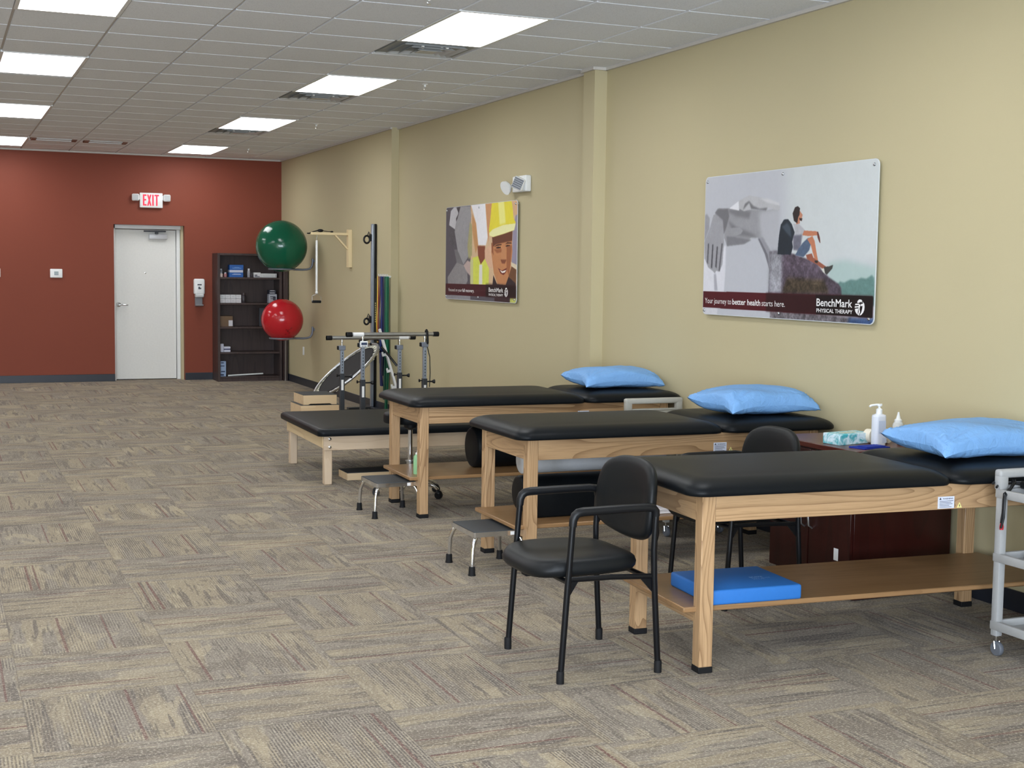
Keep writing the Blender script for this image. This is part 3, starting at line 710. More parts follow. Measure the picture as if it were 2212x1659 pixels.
def treatment_table(x, y, rz, label, seed, length=1.80, sticker=True):
    """origin at the outer front left leg corner; length along +x, depth .68 along +y"""
    t = thing('treatment_table', label, 'treatment table', (x, y, 0), rz, 'oak treatment tables with black two-section tops')
    Ln, Dp, lw, Ht = length, .675, .060, .722
    for k, (a, b) in enumerate(((0, 0), (Ln-lw, 0), (0, Dp-lw), (Ln-lw, Dp-lw))):
        lg = MB().box(a, a+lw, b, b+lw, .024, Ht, .003).build('leg', oak[2], t)
        MB().box(a-.002, a+lw+.002, b-.002, b+lw+.002, 0, .026, .003).build('foot_cap', rubber, lg)
    for b, nm in ((.004, 'front_rail'), (Dp-.026, 'back_rail')):
        MB().box(lw, Ln-lw, b, b+.022, .612, Ht, .002).build(nm, oak[0], t)
    for a in (.004, Ln-.026):
        MB().box(a, a+.022, lw, Dp-lw, .612, Ht, .002).build('end_rail', oak[1], t)
    sh = MB().box(-.055, Ln+.03, .036, Dp-.045, .243, .265, .004)
    sh.build('shelf', oak_shelf, t)
    for a in (.002, Ln-.022): MB().box(a, a+.020, lw, Dp-lw, .20, .243).build('shelf_cleat', oak[1], t)
    # upholstered top in two sections
    x0, xs_, x1, w_ = -.075, 1.165, Ln+.10, .80
    yc = Dp/2+.005
    def sec(a, b, nm):
        ol = [(p[0]+(a+b)/2, p[1]+yc) for p in rrect(b-a, w_, .075, 8)]
        prof = [(.02, Ht+.002), (.004, Ht+.002), (0, Ht+.008), (0, Ht+.016)]
        for i in range(1, 13):
            q = math.radians(90*i/12); prof.append((.105*(1-math.cos(q))**.95, Ht+.016+.050*math.sin(q)))
        for d_, z_ in ((.15, .0695), (.20, .072), (.27, .074), (.36, .075)): prof.append((d_, Ht+z_))
        MB().pad(ol, prof).build(nm, vinyl, t, 60)
    sec(x0, xs_-.003, 'padded_top'); sec(xs_+.003, x1, 'padded_headrest')
    if sticker:
        s_ = MB().mat(0).box(1.115, 1.197, .0015, .004, .617, .668)
        for q in range(5): s_.mat(1).box(1.122, 1.122+(.07, .06, .066, .05, .062)[q], .001, .0016, .648-q*.0065, .650-q*.0065)
        s_.mat(1).add([(1.120, .0012, .655), (1.132, .0012, .655), (1.126, .0012, .665)], [(0, 1, 2)])
        s_ = s_.build('warning_sticker', [plain('label_blue_white', lin((214, 220, 240)), .4), ink_dark], t, smooth=False)
        text_obj('lettering', 'WARNING', .052, .006, (1.138, .0014, .656), (1, 0, 0), (0, 0, 1), ink_dark, s_, .02, .0004)
        MB().mat(0).rings([[(1.212, .002, .617), (1.238, .002, .617), (1.225, .002, .641)], [(1.212, .004, .617), (1.238, .004, .617), (1.225, .004, .641)]]).mat(1).box(1.2235, 1.2265, .0012, .0021, .622, .631).build('caution_sticker', [plain('caution_yellow', lin((236, 226, 150)), .5), ink_dark], t, smooth=False)
    return t
T1 = treatment_table(2.778, 4.572, math.radians(-3.6), 'oak treatment table with black top nearest the camera, blue foam pad on its shelf', 1)
T2 = treatment_table(2.826, 6.402, math.radians(-.9), 'oak treatment table with black top in the middle, black cushions on its shelf', 2)
T3 = treatment_table(2.842, 8.157, math.radians(-.9), 'oak treatment table with black top farthest of three, bolster and green bottle on its shelf', 3)
for nm, (x, y, z), (L, D, T), rz, sd, lb in (
    ('pillow', (4.350, 4.80, .797), (.70, .48, .152), -.06, 4, 'sky blue pillow on the headrest of the nearest treatment table'),
    ('pillow', (4.372, 6.66, .797), (.625, .46, .155), .06, 9, 'sky blue pillow on the middle treatment table, under the large poster'),
    ('pillow', (4.378, 8.46, .797), (.61, .45, .142), -.03, 15, 'sky blue pillow on the farthest treatment table beside the tan column')):
    o = bpy.data.objects.new(nm, pillow_mesh(nm, L, D, T, sd, pillow_m)); COL.objects.link(o); o.location = (x, y, z); o.rotation_euler = (0, 0, rz)
    tag(o, lb, 'pillow', 'blue pillows on the tables')

# low mat table
def mat_table():
    t = thing('mat_table', 'low wide black padded mat table on maple legs, beyond the three treatment tables', 'mat table', (2.612, 9.66, 0), math.radians(-1.1))
    Ln, Dp, Ht = 2.0, 1.22, .368
    for (a, b) in ((.01, .01), (Ln-.07, .01), (.01, Dp-.07), (Ln-.07, Dp-.07)):
        MB().box(a, a+.062, b, b+.062, 0, Ht, .006).build('leg', maple[2], t)
    for b, nm in ((-.012, 'front_rail'), (Dp-.012, 'back_rail')):
        r = MB().box(0, Ln, b, b+.024, .260, Ht, .003).build(nm, maple[0], t)
        m = MB()
        for a in (.045, Ln-.045):
            for z_ in (.285, .345): m.lathe([(.001, 0), (.013, 0), (.012, .006), (.006, .010), (.001, .010)], 12, (a, b if b < 0 else b+.024, z_), (0, -1 if b < 0 else 1, 0))
        m.build('bolt', chrome, r)
    for a in (-.004, Ln-.02):
        MB().box(a, a+.024, .012, Dp-.012, .275, Ht, .003).build('end_rail', maple[1], t)
    MB().box(.12, .16, .3, .9, .245, .29, .004).build('cross_rail', maple[1], t)
    ol = [(p[0]+Ln/2, p[1]+Dp/2) for p in rrect(Ln+.10, Dp+.12, .05, 5)]
    prof = [(.03, Ht+.001), (.004, Ht+.001), (0, Ht+.012), (0, Ht+.03)]+[(.035*(1-math.cos(math.radians(90*i/5))), Ht+.03+.026*math.sin(math.radians(90*i/5))) for i in range(1, 6)]+[(.08, Ht+.06), (.16, Ht+.063), (.3, Ht+.065), (.5, Ht+.066)]
    MB().pad(ol, prof).build('padded_top', vinyl, t, 60)
mat_table()

# ------------------------------------------------------------------ guest chairs
def guest_chair(label, x, y, rz=0.0):
    """faces -x; origin between the front feet line and the middle"""
    t = thing('guest_chair', label, 'chair', (x, y, 0), rz, 'black guest chairs with open arms')
    r = .0125
    for s_ in (-1, 1):
        yy = .262*s_
        fl = MB().tube([(0, yy, .012), (.028, yy*.99, .40), (.045, yy*.985, .625)], r, 12).build('front_leg', blackmetal, t)
        MB().lathe([(.001, 0), (.0155, 0), (.0155, .045), (.0135, .05), (.001, .05)], 12, (0, yy, 0)).build('foot_cap', rubber, fl)
        bl = MB().tube([(.432, yy, .012), (.408, yy*.99, .38), (.405, yy*.985, .50), (.412, yy*.985, .655)], r, 12).build('back_leg', blackmetal, t)
        MB().lathe([(.001, 0), (.0155, 0), (.0155, .045), (.0135, .05), (.001, .05)], 12, (.432, yy, 0)).build('foot_cap', rubber, bl)
        # arm: flattened tube with rounded front corner
        pts = [(.0445, yy*.985, .615), (.047, yy*.985, .640), (.054, yy*.985, .657), (.068, yy*.985, .667), (.09, yy*.985, .6705), (.25, yy*.985, .672), (.37, yy*.985, .672), (.398, yy*.985, .668), (.410, yy*.985, .655), (.412, yy*.985, .635)]
        MB().tube(pts, .0165, 12, rads=[.0155, .0165, .0175, .018, .018, .0175, .017, .017, .016, .0145]).build('armrest', blackplastic, t)
        MB().tube([(.03, yy*.96, .405), (.22, yy*.96, .402), (.405, yy*.96, .392)], .011, 10).build('side_rail', blackmetal, t)
        MB().rings([[(.035, yy*.97-.004, .40), (.075, yy*.97-.004, .40), (.033, yy*.97-.004, .335)], [(.035, yy*.97+.004, .40), (.075, yy*.97+.004, .40), (.033, yy*.97+.004, .335)]]).build('gusset', blackmetal, t)
        MB().rings([[(.402, yy*.97-.004, .39), (.345, yy*.97-.004, .39), (.405, yy*.97-.004, .325)], [(.402, yy*.97+.004, .39), (.345, yy*.97+.004, .39), (.405, yy*.97+.004, .325)]]).build('gusset', blackmetal, t)
        MB().tube([(.408, yy*.98, .52), (.425, yy*.93, .56), (.440, yy*.80, .60), (.440, yy*.55, .62)], .010, 8).build('back_bracket', blackmetal, t)
    MB().tube([(.03, -.25, .395), (.03, .25, .395)], .011, 10).build('cross_rail', blackmetal, t)
    MB().tube([(.38, -.25, .39), (.38, .25, .39)], .011, 10).build('cross_rail', blackmetal, t)
    # seat: wide soft wedge, narrower at the back, waterfall front
    ol = []
    for i in range(72):
        a = 2*PI*i/72; c_, s_ = math.cos(a), math.sin(a)
        px = .245*math.copysign(abs(c_)**.55, c_); py = .240*math.copysign(abs(s_)**.50, s_)
        py *= 1-.10*(px/.245)*.9 if px > 0 else 1.0
        ol.append((px+.155, py))
    m = MB().pad(ol, [(.05, .408), (.012, .410), (.002, .424), (0, .438), (.006, .452), (.018, .462), (.035, .468), (.07, .471), (.12, .470), (.20, .467)])
    for v in m.v:
        k = (.05-v.x); v.z -= max(0, k)**2*.55; v.z += .0
        v.z += .012*(abs(v.y)/.24)**2 if v.z > .45 else 0
    m.build('seat', vinyl_seat, t, 70)
    # back: shield shaped, broad rounded shoulders, narrow rounded foot, dished
    half = [(0, .165), (.07, .163), (.13, .155), (.18, .138), (.215, .108), (.235, .06), (.243, .0), (.243, -.06), (.232, -.11), (.19, -.142), (.13, -.160), (.06, -.170), (0, -.172)]
    full = half+[(-p[0], p[1]) for p in half[-2:0:-1]]
    # refine with Chaikin
    for _ in range(2):
        q = []
        for i in range(len(full)):
            a, b = full[i], full[(i+1) % len(full)]
            q += [(a[0]*.75+b[0]*.25, a[1]*.75+b[1]*.25), (a[0]*.25+b[0]*.75, a[1]*.25+b[1]*.75)]
        full = q
    m = MB().pad(full, [(.05, -.022), (.012, -.021), (.002, -.012), (0, -.002), (.003, .008), (.012, .016), (.03, .021), (.07, .023), (.12, .023)])
    out = []
    for v in m.v:
        yy, zz, th = v.x, v.y, v.z
        dish = -.045*(yy/.24)**2                     # sides come forward
        out.append(Vector((.432+dish-th+.12*(zz+.17)*.75, yy, zz+.672)))
    m.v = out; m.build('backrest', vinyl_seat, t, 70)
    return t
CH1 = guest_chair('black armchair with vinyl seat in front of the nearest treatment table', 2.205, 4.915)
CH2 = copy_tree(CH1); CH2.location = (3.425, 5.68, 0)
CH2['label'] = 'black armchair mostly hidden behind the nearest treatment table, beside the mahogany cabinet'

# ------------------------------------------------------------------ step stools
def step_stool(label, x, y, rz):
    t = thing('step_stool', label, 'step stool', (x, y, 0), rz, 'chrome step stools with black rubber treads')
    W, D = .285, .345
    MB().prism([(p[0]+W/2, p[1]+D/2) for p in rrect(W, D, .012, 3)], .2, .226).build('platform', chrome, t)
    MB().prism([(p[0]+W/2, p[1]+D/2) for p in rrect(W-.014, D-.014, .010, 3)], .2255, .2285).build('tread', grit, t)
    MB().box(W-.075, W-.052, -.0015, .001, .203, .222).build('size_label', paper, t)
    for sx in (0, 1):
        for sy in (0, 1):
            dx = -.016 if sx == 0 else .016; dy = -.012 if sy == 0 else .012
            x0, y0 = (.03 if sx == 0 else W-.03), (.028 if sy == 0 else D-.028)
            xf, yf = (-.008 if sx == 0 else W+.008), (.0 if sy == 0 else D)
            lg = MB().tube([(x0, y0, .203), (x0+dx*.6, y0+dy*.6, .196), (x0+dx*1.3, y0+dy*1.4, .176), (xf+(-dx)*.35, yf-dy*.3, .14), (xf, yf, .02)], .0115, 12).build('leg', chrome, t)
            MB().lathe([(.001, 0), (.021, 0), (.018, .012), (.0165, .045), (.0145, .048), (.001, .048)], 14, (xf, yf, 0)).build('rubber_foot', rubber, lg)
    return t
S1 = step_stool('chrome step stool in front of the middle treatment table, nearer the camera', 2.572, 6.515, 0)
S2 = copy_tree(S1); S2.location = (2.578, 8.245, 0); S2['label'] = 'chrome step stool at the leg of the farthest treatment table'

# ------------------------------------------------------------------ things on the table shelves
t = thing('balance_pad', 'bright blue foam balance pad on the shelf of the nearest table', 'foam pad', (2.843, 4.598, .265), math.radians(-3.6))
bl_m = plain('blue_foam', lin((44, 112, 190)), .6, 0, .35, .15, 250, .04)
MB().box(0, .42, 0, .37, 0, .062, .010, 3).build('foam_block', bl_m, t)
prt = plain('pale_print', lin((150, 190, 232)), .6)
L_ = [text_obj('lettering', s_, w_, h_, (.27, y_-.02, .0622), (1, 0, 0), (0, 1, 0), prt, t, b_) for s_, w_, h_, y_, b_ in (('BALANCE', .06, .014, .185, .02), ('PAD  ELITE', .085, .009, .165, .0), ('PLUS', .05, .008, .150, 0))]
merge(L_, 'printed_mark')
def bolster(name, lb, c, r, L, grp=None):
    pr = [(.001, 0), (r-.02, 0), (r-.006, .004), (r, .016), (r, L-.016), (r-.006, L-.004), (r-.02, L), (.001, L)]
    o = MB().lathe(pr, 40, (0, 0, 0), (1, 0, 0)).build(name, vinyl, None, 50, loc=c); return tag(o, lb, 'bolster', grp)
bolster('bolster', 'thick round black bolster on the shelf of the farthest treatment table', (3.33, 8.50, .265+.138), .138, .62, 'black bolsters')
bolster('bolster', 'round black bolster on the shelf of the middle table, behind the flat cushion', (2.965, 6.85, .265+.100), .100, .62, 'black bolsters')
tag(MB().box(0, .40, 0, .07, 0, .148, .014, 3).build('cushion', vinyl, None, loc=(2.962, 6.60, .265)), 'rectangular black cushion standing on the front of the middle table shelf', 'cushion')
fr = MB().lathe([(.001, 0), (.020, 0), (.022, .002), (.072, 0), (.075, .003), (.075, .897), (.072, .9), (.022, .898), (.020, .9), (.001, .9)], 36, (0, 0, 0), (1, 0, 0))
tag(fr.build('foam_roller', plain('white_foam', lin((196, 197, 200)), .7, 0, .25, .2, 200), None, 50, loc=(3.03, 6.96, .530)), 'long white foam roller lying on the black bolster under the middle table', 'foam roller')
# folded linens: each sheet a thing
for k in range(4):
    z0 = .2655+k*.0205
    m = MB()
    for q in range(3): m.box(.004*q, .29-.006*q, .003*(q % 2), .25, q*.0062, q*.0062+.0085, .004, 2)
    o = m.build('folded_sheet', softwhite, None, loc=(3.60+.006*(k % 2), 6.50-.006*k, z0), rot=(0, 0, .02*((k*7) % 3-1)))
    tag(o, ('bottom', 'second from the bottom', 'third from the bottom', 'top')[k]+' folded white sheet of the pile on the middle table shelf', 'sheet', 'folded white sheets')
t = thing('squeeze_bottle', 'pale green bottle on the shelf of the farthest treatment table behind its front leg', 'bottle', (2.887, 8.33, .2625))
MB().lathe([(.001, 0), (.026, 0), (.028, .004), (.028, .10), (.026, .118), (.014, .132), (.001, .132)], 20).build('body', plain('green_liquid_plastic', lin((150, 200, 150)), .35), t)
MB().lathe([(.001, .130), (.015, .130), (.015, .140), (.006, .146), (.004, .162), (.001, .163)], 16).build('cap', whitepl, t)

# ------------------------------------------------------------------ cabinet with things on it
CX, CY0, CY1, CZ = 4.10, 5.34, 6.06, .745
t = thing('storage_cabinet', 'dark mahogany cabinet with two doors against the tan wall behind the nearest table', 'cabinet', (CX, CY0, 0))
MB().box(.012, .61, .01, CY1-CY0-.01, .05, CZ-.028, .002).box(.03, .60, .03, CY1-CY0-.03, 0, .05).build('body', mahog, t)
MB().box(0, .622, 0, CY1-CY0, CZ-.028, CZ, .003).build('top', mahog_top, t)
for k in (0, 1):
    y0 = .016+k*.347; d = MB().box(-.006, .012, y0, y0+.341, .055, CZ-.034, .002).build('door', mahog, t)
    hy = y0+.341-.03 if k == 0 else y0+.03
    MB().tube([(-.006, hy, .43), (-.028, hy, .415), (-.034, hy, .37), (-.028, hy, .325), (-.006, hy, .31)], .0055, 8).build('handle', steel, d)
    if k == 0: MB().box(-.0075, -.006, y0+.09, y0+.125, .185, .245).box(-.0079, -.0075, y0+.10, y0+.115, .222, .242).build('label', [paper], d)
# tissue box
tis = NT('teal_watercolour_print'); o_ = tis.obj(); n_ = tis.noise(o_, 26, 3, .6, 1.2)
tis.set(tis.mix(tis.step(n_, .35, .65), lin((66, 168, 178)), lin((214, 232, 240))), .5); tis = tis.m
t = thing('tissue_box', 'teal and white patterned tissue box on the mahogany cabinet', 'tissue box', (4.165, 5.56, CZ), math.radians(10))
MB().box(0, .235, 0, .115, 0, .055, .003).build('carton', tis, t)
MB().prism([(.1175+.06*math.cos(2*PI*i/24), .0575+.022*math.sin(2*PI*i/24)) for i in range(24)], .0552, .0558).build('opening', plain('opening_film', lin((186, 196, 176)), .3), t)
# pump bottle
t = thing('pump_bottle', 'tall white pump lotion bottle on the mahogany cabinet', 'bottle', (4.380, 5.53, CZ))
bw = plain('white_bottle_plastic', lin((222, 226, 236)), .3, 0, .5)
MB().prism(rrect(.070, .052, .02, 5), .0, .145).build('body', bw, t); m = MB()
m.rings([[(p[0]*k, p[1]*k, z_) for p in rrect(.070, .052, .02, 5)] for k, z_ in ((1, .144), (.93, .153), (.5, .158), (.45, .160))])
m.build('shoulder', bw, t)
MB().box(.005, .030, -.0268, -.0258, .012, .038).box(-.02, .024, -.0265, -.0258, .06, .125).build('label', plain('label_pale_blue', lin((196, 206, 226)), .5), t)
m = MB().lathe([(.001, .158), (.016, .158), (.016, .182), (.009, .186), (.006, .188), (.006, .196), (.013, .198), (.014, .208), (.001, .210)], 20)
m.tube([(.014, 0, .204), (-.02, 0, .205), (-.052, 0, .202), (-.060, 0, .196)], .0055, 10).build('pump', whitepl, t)
# nozzle bottle
t = thing('nozzle_bottle', 'small clear bottle with white pointed nozzle cap, right of the pump bottle', 'bottle', (4.575, 5.62, CZ))
MB().lathe([(.001, 0), (.027, 0), (.029, .004), (.029, .085), (.024, .097), (.018, .10), (.001, .10)], 24).build('body', plain('cloudy_plastic', lin((206, 208, 206)), .25), t)
MB().lathe([(.001, .098), (.020, .098), (.020, .112), (.012, .118), (.007, .138), (.004, .152), (.001, .153)], 20).build('nozzle_cap', whitepl, t)
for k, (x, y, lb) in enumerate(((4.385, 5.60, 'roll of cream cloth tape standing left of the pump bottle'), (4.470, 5.585, 'roll of cream cloth tape standing right of the pump bottle'))):
    m = MB().lathe([(.017, -.02), (.036, -.02), (.037, -.018), (.037, .018), (.036, .02), (.017, .02)], 28, (0, 0, .037), (.25, -1, 0))
    m = MB(); R_ = rot_to((.25, -1, 0))
    rg = [[Vector((0, 0, .037))+R_ @ Vector((r_*math.cos(2*PI*j/28), r_*math.sin(2*PI*j/28), z_)) for j in range(28)] for r_, z_ in ((.017, -.02), (.036, -.02), (.037, 0), (.036, .02), (.017, .02), (.017, -.02))]
    m.rings(rg, False, False); m.tube([Vector((0, 0, .037))+R_ @ Vector((.0275*math.cos(2*PI*j/24), .0275*math.sin(2*PI*j/24), .0205)) for j in range(24)], .0012, 5, True)
    tag(m.build('tape_roll', cream, None, loc=(x, y, CZ)), lb, 'tape', 'rolls of cloth tape')
m = MB().rings([[(x, y, z) for x, y in ((0, 0), (.17, .02), (.16, .13), (-.02, .10))] for z in (0, .006)]).rings([[(x, y, z) for x, y in ((.02, .01), (.15, .03), (.14, .09), (.01, .07))] for z in (.006, .011)])
tag(m.build('blue_cloth', plain('royal_blue_cloth', lin((32, 52, 150)), .8, 0, .2, .3, 150), None, loc=(4.19, 5.39, CZ)), 'folded royal blue cloth lying at the front of the mahogany cabinet', 'cloth')
m = MB().ball((0, 0, .015), .02, 16, 10, (1, .8, .75)).ball((.03, .012, .012), .016, 14, 8, (1, .8, .75)).tube([(-.02, 0, .012), (.02, -.02, .022), (.05, .0, .012)], .006, 8)
tag(m.build('black_strap', blackplastic, None, loc=(4.515, 5.525, CZ)), 'small bundled black strap beside the pump bottle', 'strap')

# ------------------------------------------------------------------ utility carts
def cart_parts(label, x, y, rz, mt, loaded):
    """origin at the far left corner on the floor; runs +x and -y"""
    t = thing('utility_cart', label, 'cart', (x, y, 0), rz, 'plastic utility carts on casters')
    W, L = .42, .56
    for z0, z1, nm in ((.675, .712, 'top_tray'), (.403, .440, 'middle_tray'), (.112, .150, 'bottom_tray')):
        m = MB().box(.004, W-.004, -L+.004, -.004, z0+.0002, z0+.008)
        m.box(0, .02, -L, 0, z0-.0004, z1, .005, 2).box(W-.02, W, -L, 0, z0-.0004, z1, .005, 2).box(.012, W-.012, -.0195, -.0006, z0-.0002, z1-.0006, .004, 2).box(.012, W-.012, -L+.0006, -L+.0195, z0-.0002, z1-.0006, .004, 2)
        m.build(nm, mt, t)
    for a in (0, W-.042):
        for b in (-.042, -L):
            MB().box(a+.003, a+.037, b+.003, b+.039, .085, .70, .005, 2).build('post', mt, t)
            c = MB().lathe([(.001, .0), (.006, 0), (.006, .03), (.001, .03)], 10, (a+.02, b+.02, .06)).tube([(a+.006, b+.012, .032), (a+.006, b+.018, .062), (a+.034, b+.018, .062), (a+.034, b+.012, .032)], .0035, 6).build('caster_fork', chrome, t)
            MB().lathe([(.001, -.011), (.028, -.011), (.031, -.007), (.031, .007), (.028, .011), (.001, .011)], 24, (a+.02, b+.012, .031), (1, 0, 0)).build('wheel', plain('grey_caster_rubber', lin((96, 100, 108)), .6), c)
    # looped handle rising from the far end
    m = MB().box(.001, .048, -.029, .011, .706, .78, .010, 2).box(W-.048, W-.001, -.029, .011, .706, .78, .010, 2).box(0, W, -.03, .012, .758, .794, .012, 3)
    m.box(.01, W-.01, -.016, .003, .7125, .726, .004, 2); m.build('handle', mt, t)
    return t, W, L
C1, W, L = cart_parts('light grey utility cart at the right edge of the photo, carrying cables and a bin', 4.088, 4.385, 0, cartgrey, True)
b_ = thing('storage_bin', 'white plastic bin hanging under the top tray of the near cart', 'bin', (4.19, 4.34, .575))
def bin_ring(w_, d_, z_, n_=5): return [(p[0]+.14, p[1]-.17, z_) for p in rrect(w_, d_, .03, n_)]
MB().rings([bin_ring(.20, .26, 0), bin_ring(.235, .30, .082), bin_ring(.255, .32, .082), bin_ring(.255, .32, .092), bin_ring(.225, .29, .090), bin_ring(.19, .25, .008)], True, True).build('tub', plain('bin_white', lin((214, 214, 220)), .4), b_)
m = MB()
m.tube([(4.075, 4.385, .735), (4.10, 4.40, .737), (4.16, 4.375, .735), (4.21, 4.32, .7295), (4.30, 4.25, .724), (4.42, 4.22, .722)], .006, 8)
m.tube([(4.072, 4.36, .722), (4.13, 4.40, .736), (4.19, 4.34, .742), (4.26, 4.24, .724), (4.37, 4.16, .720)], .005, 8)
m.tube([(4.165, 4.37, .747), (4.150, 4.350, .736), (4.115, 4.328, .718), (4.082, 4.325, .70), (4.079, 4.325, .62), (4.077, 4.33, .575)], .0055, 8)
m.tube([(4.17, 4.36, .748), (4.155, 4.345, .738), (4.112, 4.320, .719), (4.080, 4.318, .69), (4.078, 4.318, .60), (4.072, 4.325, .555)], .005, 8)
cb = thing('cable_bundle', 'black cables draped over the near cart with a red plug hanging down', 'cable', (0, 0, 0))
m.build('cable', blackplastic, cb)
MB().lathe([(.001, 0), (.008, 0), (.009, .012), (.006, .028), (.001, .029)], 12, (4.078, 4.328, .548)).build('red_plug', plain('red_plastic', lin((176, 30, 44)), .4), cb)
tag(MB().box(4.18, 4.46, 4.0, 4.345, .714, .745, .006).build('black_case', blackplastic), 'flat black case lying on the top tray of the near cart', 'case')
C2, _, _ = cart_parts('grey utility cart standing between the middle and farthest treatment tables', 4.05, 7.66, 0, beigegrey, False)
for z_, lb in ((.442, 'flat black tray on the middle shelf of the near cart'),):
    tag(MB().box(4.20, 4.44, 4.05, 4.30, z_-.03, z_+.005, .004).build('tool_tray', blackplastic), lb, 'tray')

# ------------------------------------------------------------------ rolling stool under the farthest table
t = thing('rolling_stool', 'black round rolling stool with chrome post behind the farthest treatment table', 'stool', (3.07, 9.02, 0))
MB().pad([(.19*math.cos(2*PI*i/48), .19*math.sin(2*PI*i/48)) for i in range(48)], [(.03, .525), (.004, .526), (0, .535), (0, .575), (.006, .59), (.02, .598), (.05, .602), (.12, .604)]).build('seat', vinyl, t, 50)
MB().lathe([(.001, .46), (.045, .49), (.05, .525), (.001, .526)], 20).tube([(.03, -.05, .52), (.05, -.09, .48), (.05, -.10, .42)], .009, 8).build('lift_mechanism', blackplastic, t)
MB().lathe([(.001, .24), (.017, .24), (.017, .49), (.001, .49)], 20).build('chrome_post', chrome, t)
MB().lathe([(.001, .09), (.026, .09), (.026, .245), (.034, .248), (.034, .255), (.001, .256)], 20).build('post_sleeve', steel, t)
for k in range(5):
    a = 2*PI*k/5+.35; c_, s_ = math.cos(a), math.sin(a)
    lg = MB().tube([(0, 0, .105), (.08*c_, .08*s_, .11), (.2*c_, .2*s_, .085), (.235*c_, .235*s_, .066)], .013, 10, rads=[.016, .015, .012, .011]).build('base_leg', chrome, t)
    m = MB().lathe([(.001, -.018), (.024, -.018), (.026, -.014), (.026, .014), (.024, .018), (.001, .018)], 18, (.24*c_, .24*s_, .026), (-s_, c_, .0)).ball((.24*c_, .24*s_, .040), .024, 14, 8)
    m.build('caster', blackplastic, lg)

# ------------------------------------------------------------------ wooden step platforms
def platform(nm, lb, x, y, z, w_, d_, h_, rz=0.0, cut=True, grp='wooden step platforms'):
    t = thing(nm, lb, 'step platform', (x, y, z), rz, grp)
    for b in (0, d_-.018):
        if cut:
            pr = [(0, 0), (.05, 0), (.07, .010), (w_-.07, .010), (w_-.05, 0), (w_, 0), (w_, h_-.004), (0, h_-.004)]
            MB().rings([[(p[0], b, p[1]) for p in pr], [(p[0], b+.018, p[1]) for p in pr]]).build('side_panel', birch, t, smooth=False)
        else: MB().box(0, w_, b, b+.018, 0, h_-.004, .001).build('side_panel', birch, t)
    for a in (0, w_-.018): MB().box(a, a+.018, .018, d_-.018, 0, h_-.004, .001).build('end_panel', birch, t)
    MB().box(.0, w_, .0, d_, h_-.005, h_, .001).build('tread', grit, t)
platform('step_platform', 'top wooden step platform with black tread, stacked behind the mat table', 3.395, 13.32, .226, .345, .40, .100)
platform('step_platform', 'middle wooden step platform of the stack behind the mat table', 3.365, 13.30, .113, .41, .44, .112, 0, False)
platform('step_platform', 'bottom wooden step platform of the stack behind the mat table', 3.365, 13.30, .0, .41, .44, .112, 0, False)
platform('step_platform', 'low wooden step platform with dark tread on the carpet under the mat table', 2.845, 9.83, 0, .42, .24, .058, 0, False)

# ------------------------------------------------------------------ parallel bars
def parallel_bar(lb, x0, x1, y, z, px, zc, rz=0.0):
    t = thing('parallel_bar', lb, 'parallel bar', (x0, y, 0), 0, 'steel parallel bars')
    L = x1-x0
    br = MB().lathe([(.001, 0), (.019, 0), (.019, L), (.001, L)], 20, (0, 0, z), (1, 0, 0)).build('rail', steel, t)
    for a in (0, L-.055): MB().lathe([(.001, 0), (.021, 0), (.0225, .003), (.0225, .052), (.021, .055), (.001, .055)], 18, (a, 0, z), (1, 0, 0)).build('end_cap', rubber, br)
    a0 = .062 if z > .98 else L-.17
    MB().lathe([(.0196, 0), (.0196, .10)], 20, (a0, 0, z), (1, 0, 0)).build('rail_label', paper, br)
    for p_ in px:
        q = p_-x0
        po = MB().box(q-.022, q+.022, -.022, .022, .03, zc, .003).build('outer_post', charcoal, t)
        ip = MB().box(q-.016, q+.016, -.016, .016, zc-.02, z-.10, .002).build('inner_post', silverp, t)
        m = MB()
        for k in range(int((z-.14-zc)/.028)): m.box(q-.003, q+.003, -.0172, -.0158, zc+.02+k*.028, zc+.036+k*.028)
        m.build('height_holes', rubber, ip)
        MB().box(q-.036, q+.030, -.024, .024, z-.118, z-.074, .004).build('clamp', galv, t)
        MB().box(q-.046, q-.034, -.02, .02, z-.114, z-.078, .003).build('clamp_pad', rubber, t)
        MB().lathe([(.001, z-.078), (.008, z-.078), (.008, z-.045), (.013, z-.04), (.013, z-.018), (.001, z-.017)], 12, (q, 0, 0)).build('pin', chrome, t)
        m = MB().lathe([(.001, 0), (.007, 0), (.007, .055), (.012, .058), (.020, .075), (.020, .080), (.001, .081)], 14, (q+.02, 0, zc-.03), (1, 0, 0))
        m.lathe([(.001, 0), (.005, 0), (.005, .02), (.013, .024), (.015, .034), (.001, .035)], 14, (q-.02, 0, zc-.02), (-1, 0, 0))
        m.build('locking_knob', blackplastic, t)
        MB().box(q-.012, q+.010, -.0235, -.022, zc-.16, zc-.06).build('height_label', paper, po)
        MB().box(q-.03, q+.03, -.16, .16, 0, .03, .004).build('base_foot', charcoal, t)
    return t
PB = parallel_bar('nearer steel parallel bar with black end caps, its left post carrying a white display', 3.40, 4.285, 11.80, 1.010, (3.555, 4.150), .60)
parallel_bar('farther steel parallel bar, slightly lower and to the left of the near one', 3.42, 4.315, 12.55, .942, (3.575, 4.155), .60)
t = thing('digital_timer', 'small white box with dark display on the left post of the near parallel bar', 'timer', (3.556, 11.775, .895))
MB().box(-.036, .036, -.018, -.002, 0, .058, .006, 2).build('case', whitepl, t)
MB().box(-.027, .027, -.0195, -.018, .022, .044, .001).build('display', plain('dark_display', lin((60, 70, 96)), .2), t)
MB().box(-.022, -.006, -.0192, -.018, .008, .014).box(.002, .018, -.0192, -.018, .008, .014).build('button', galv, t)
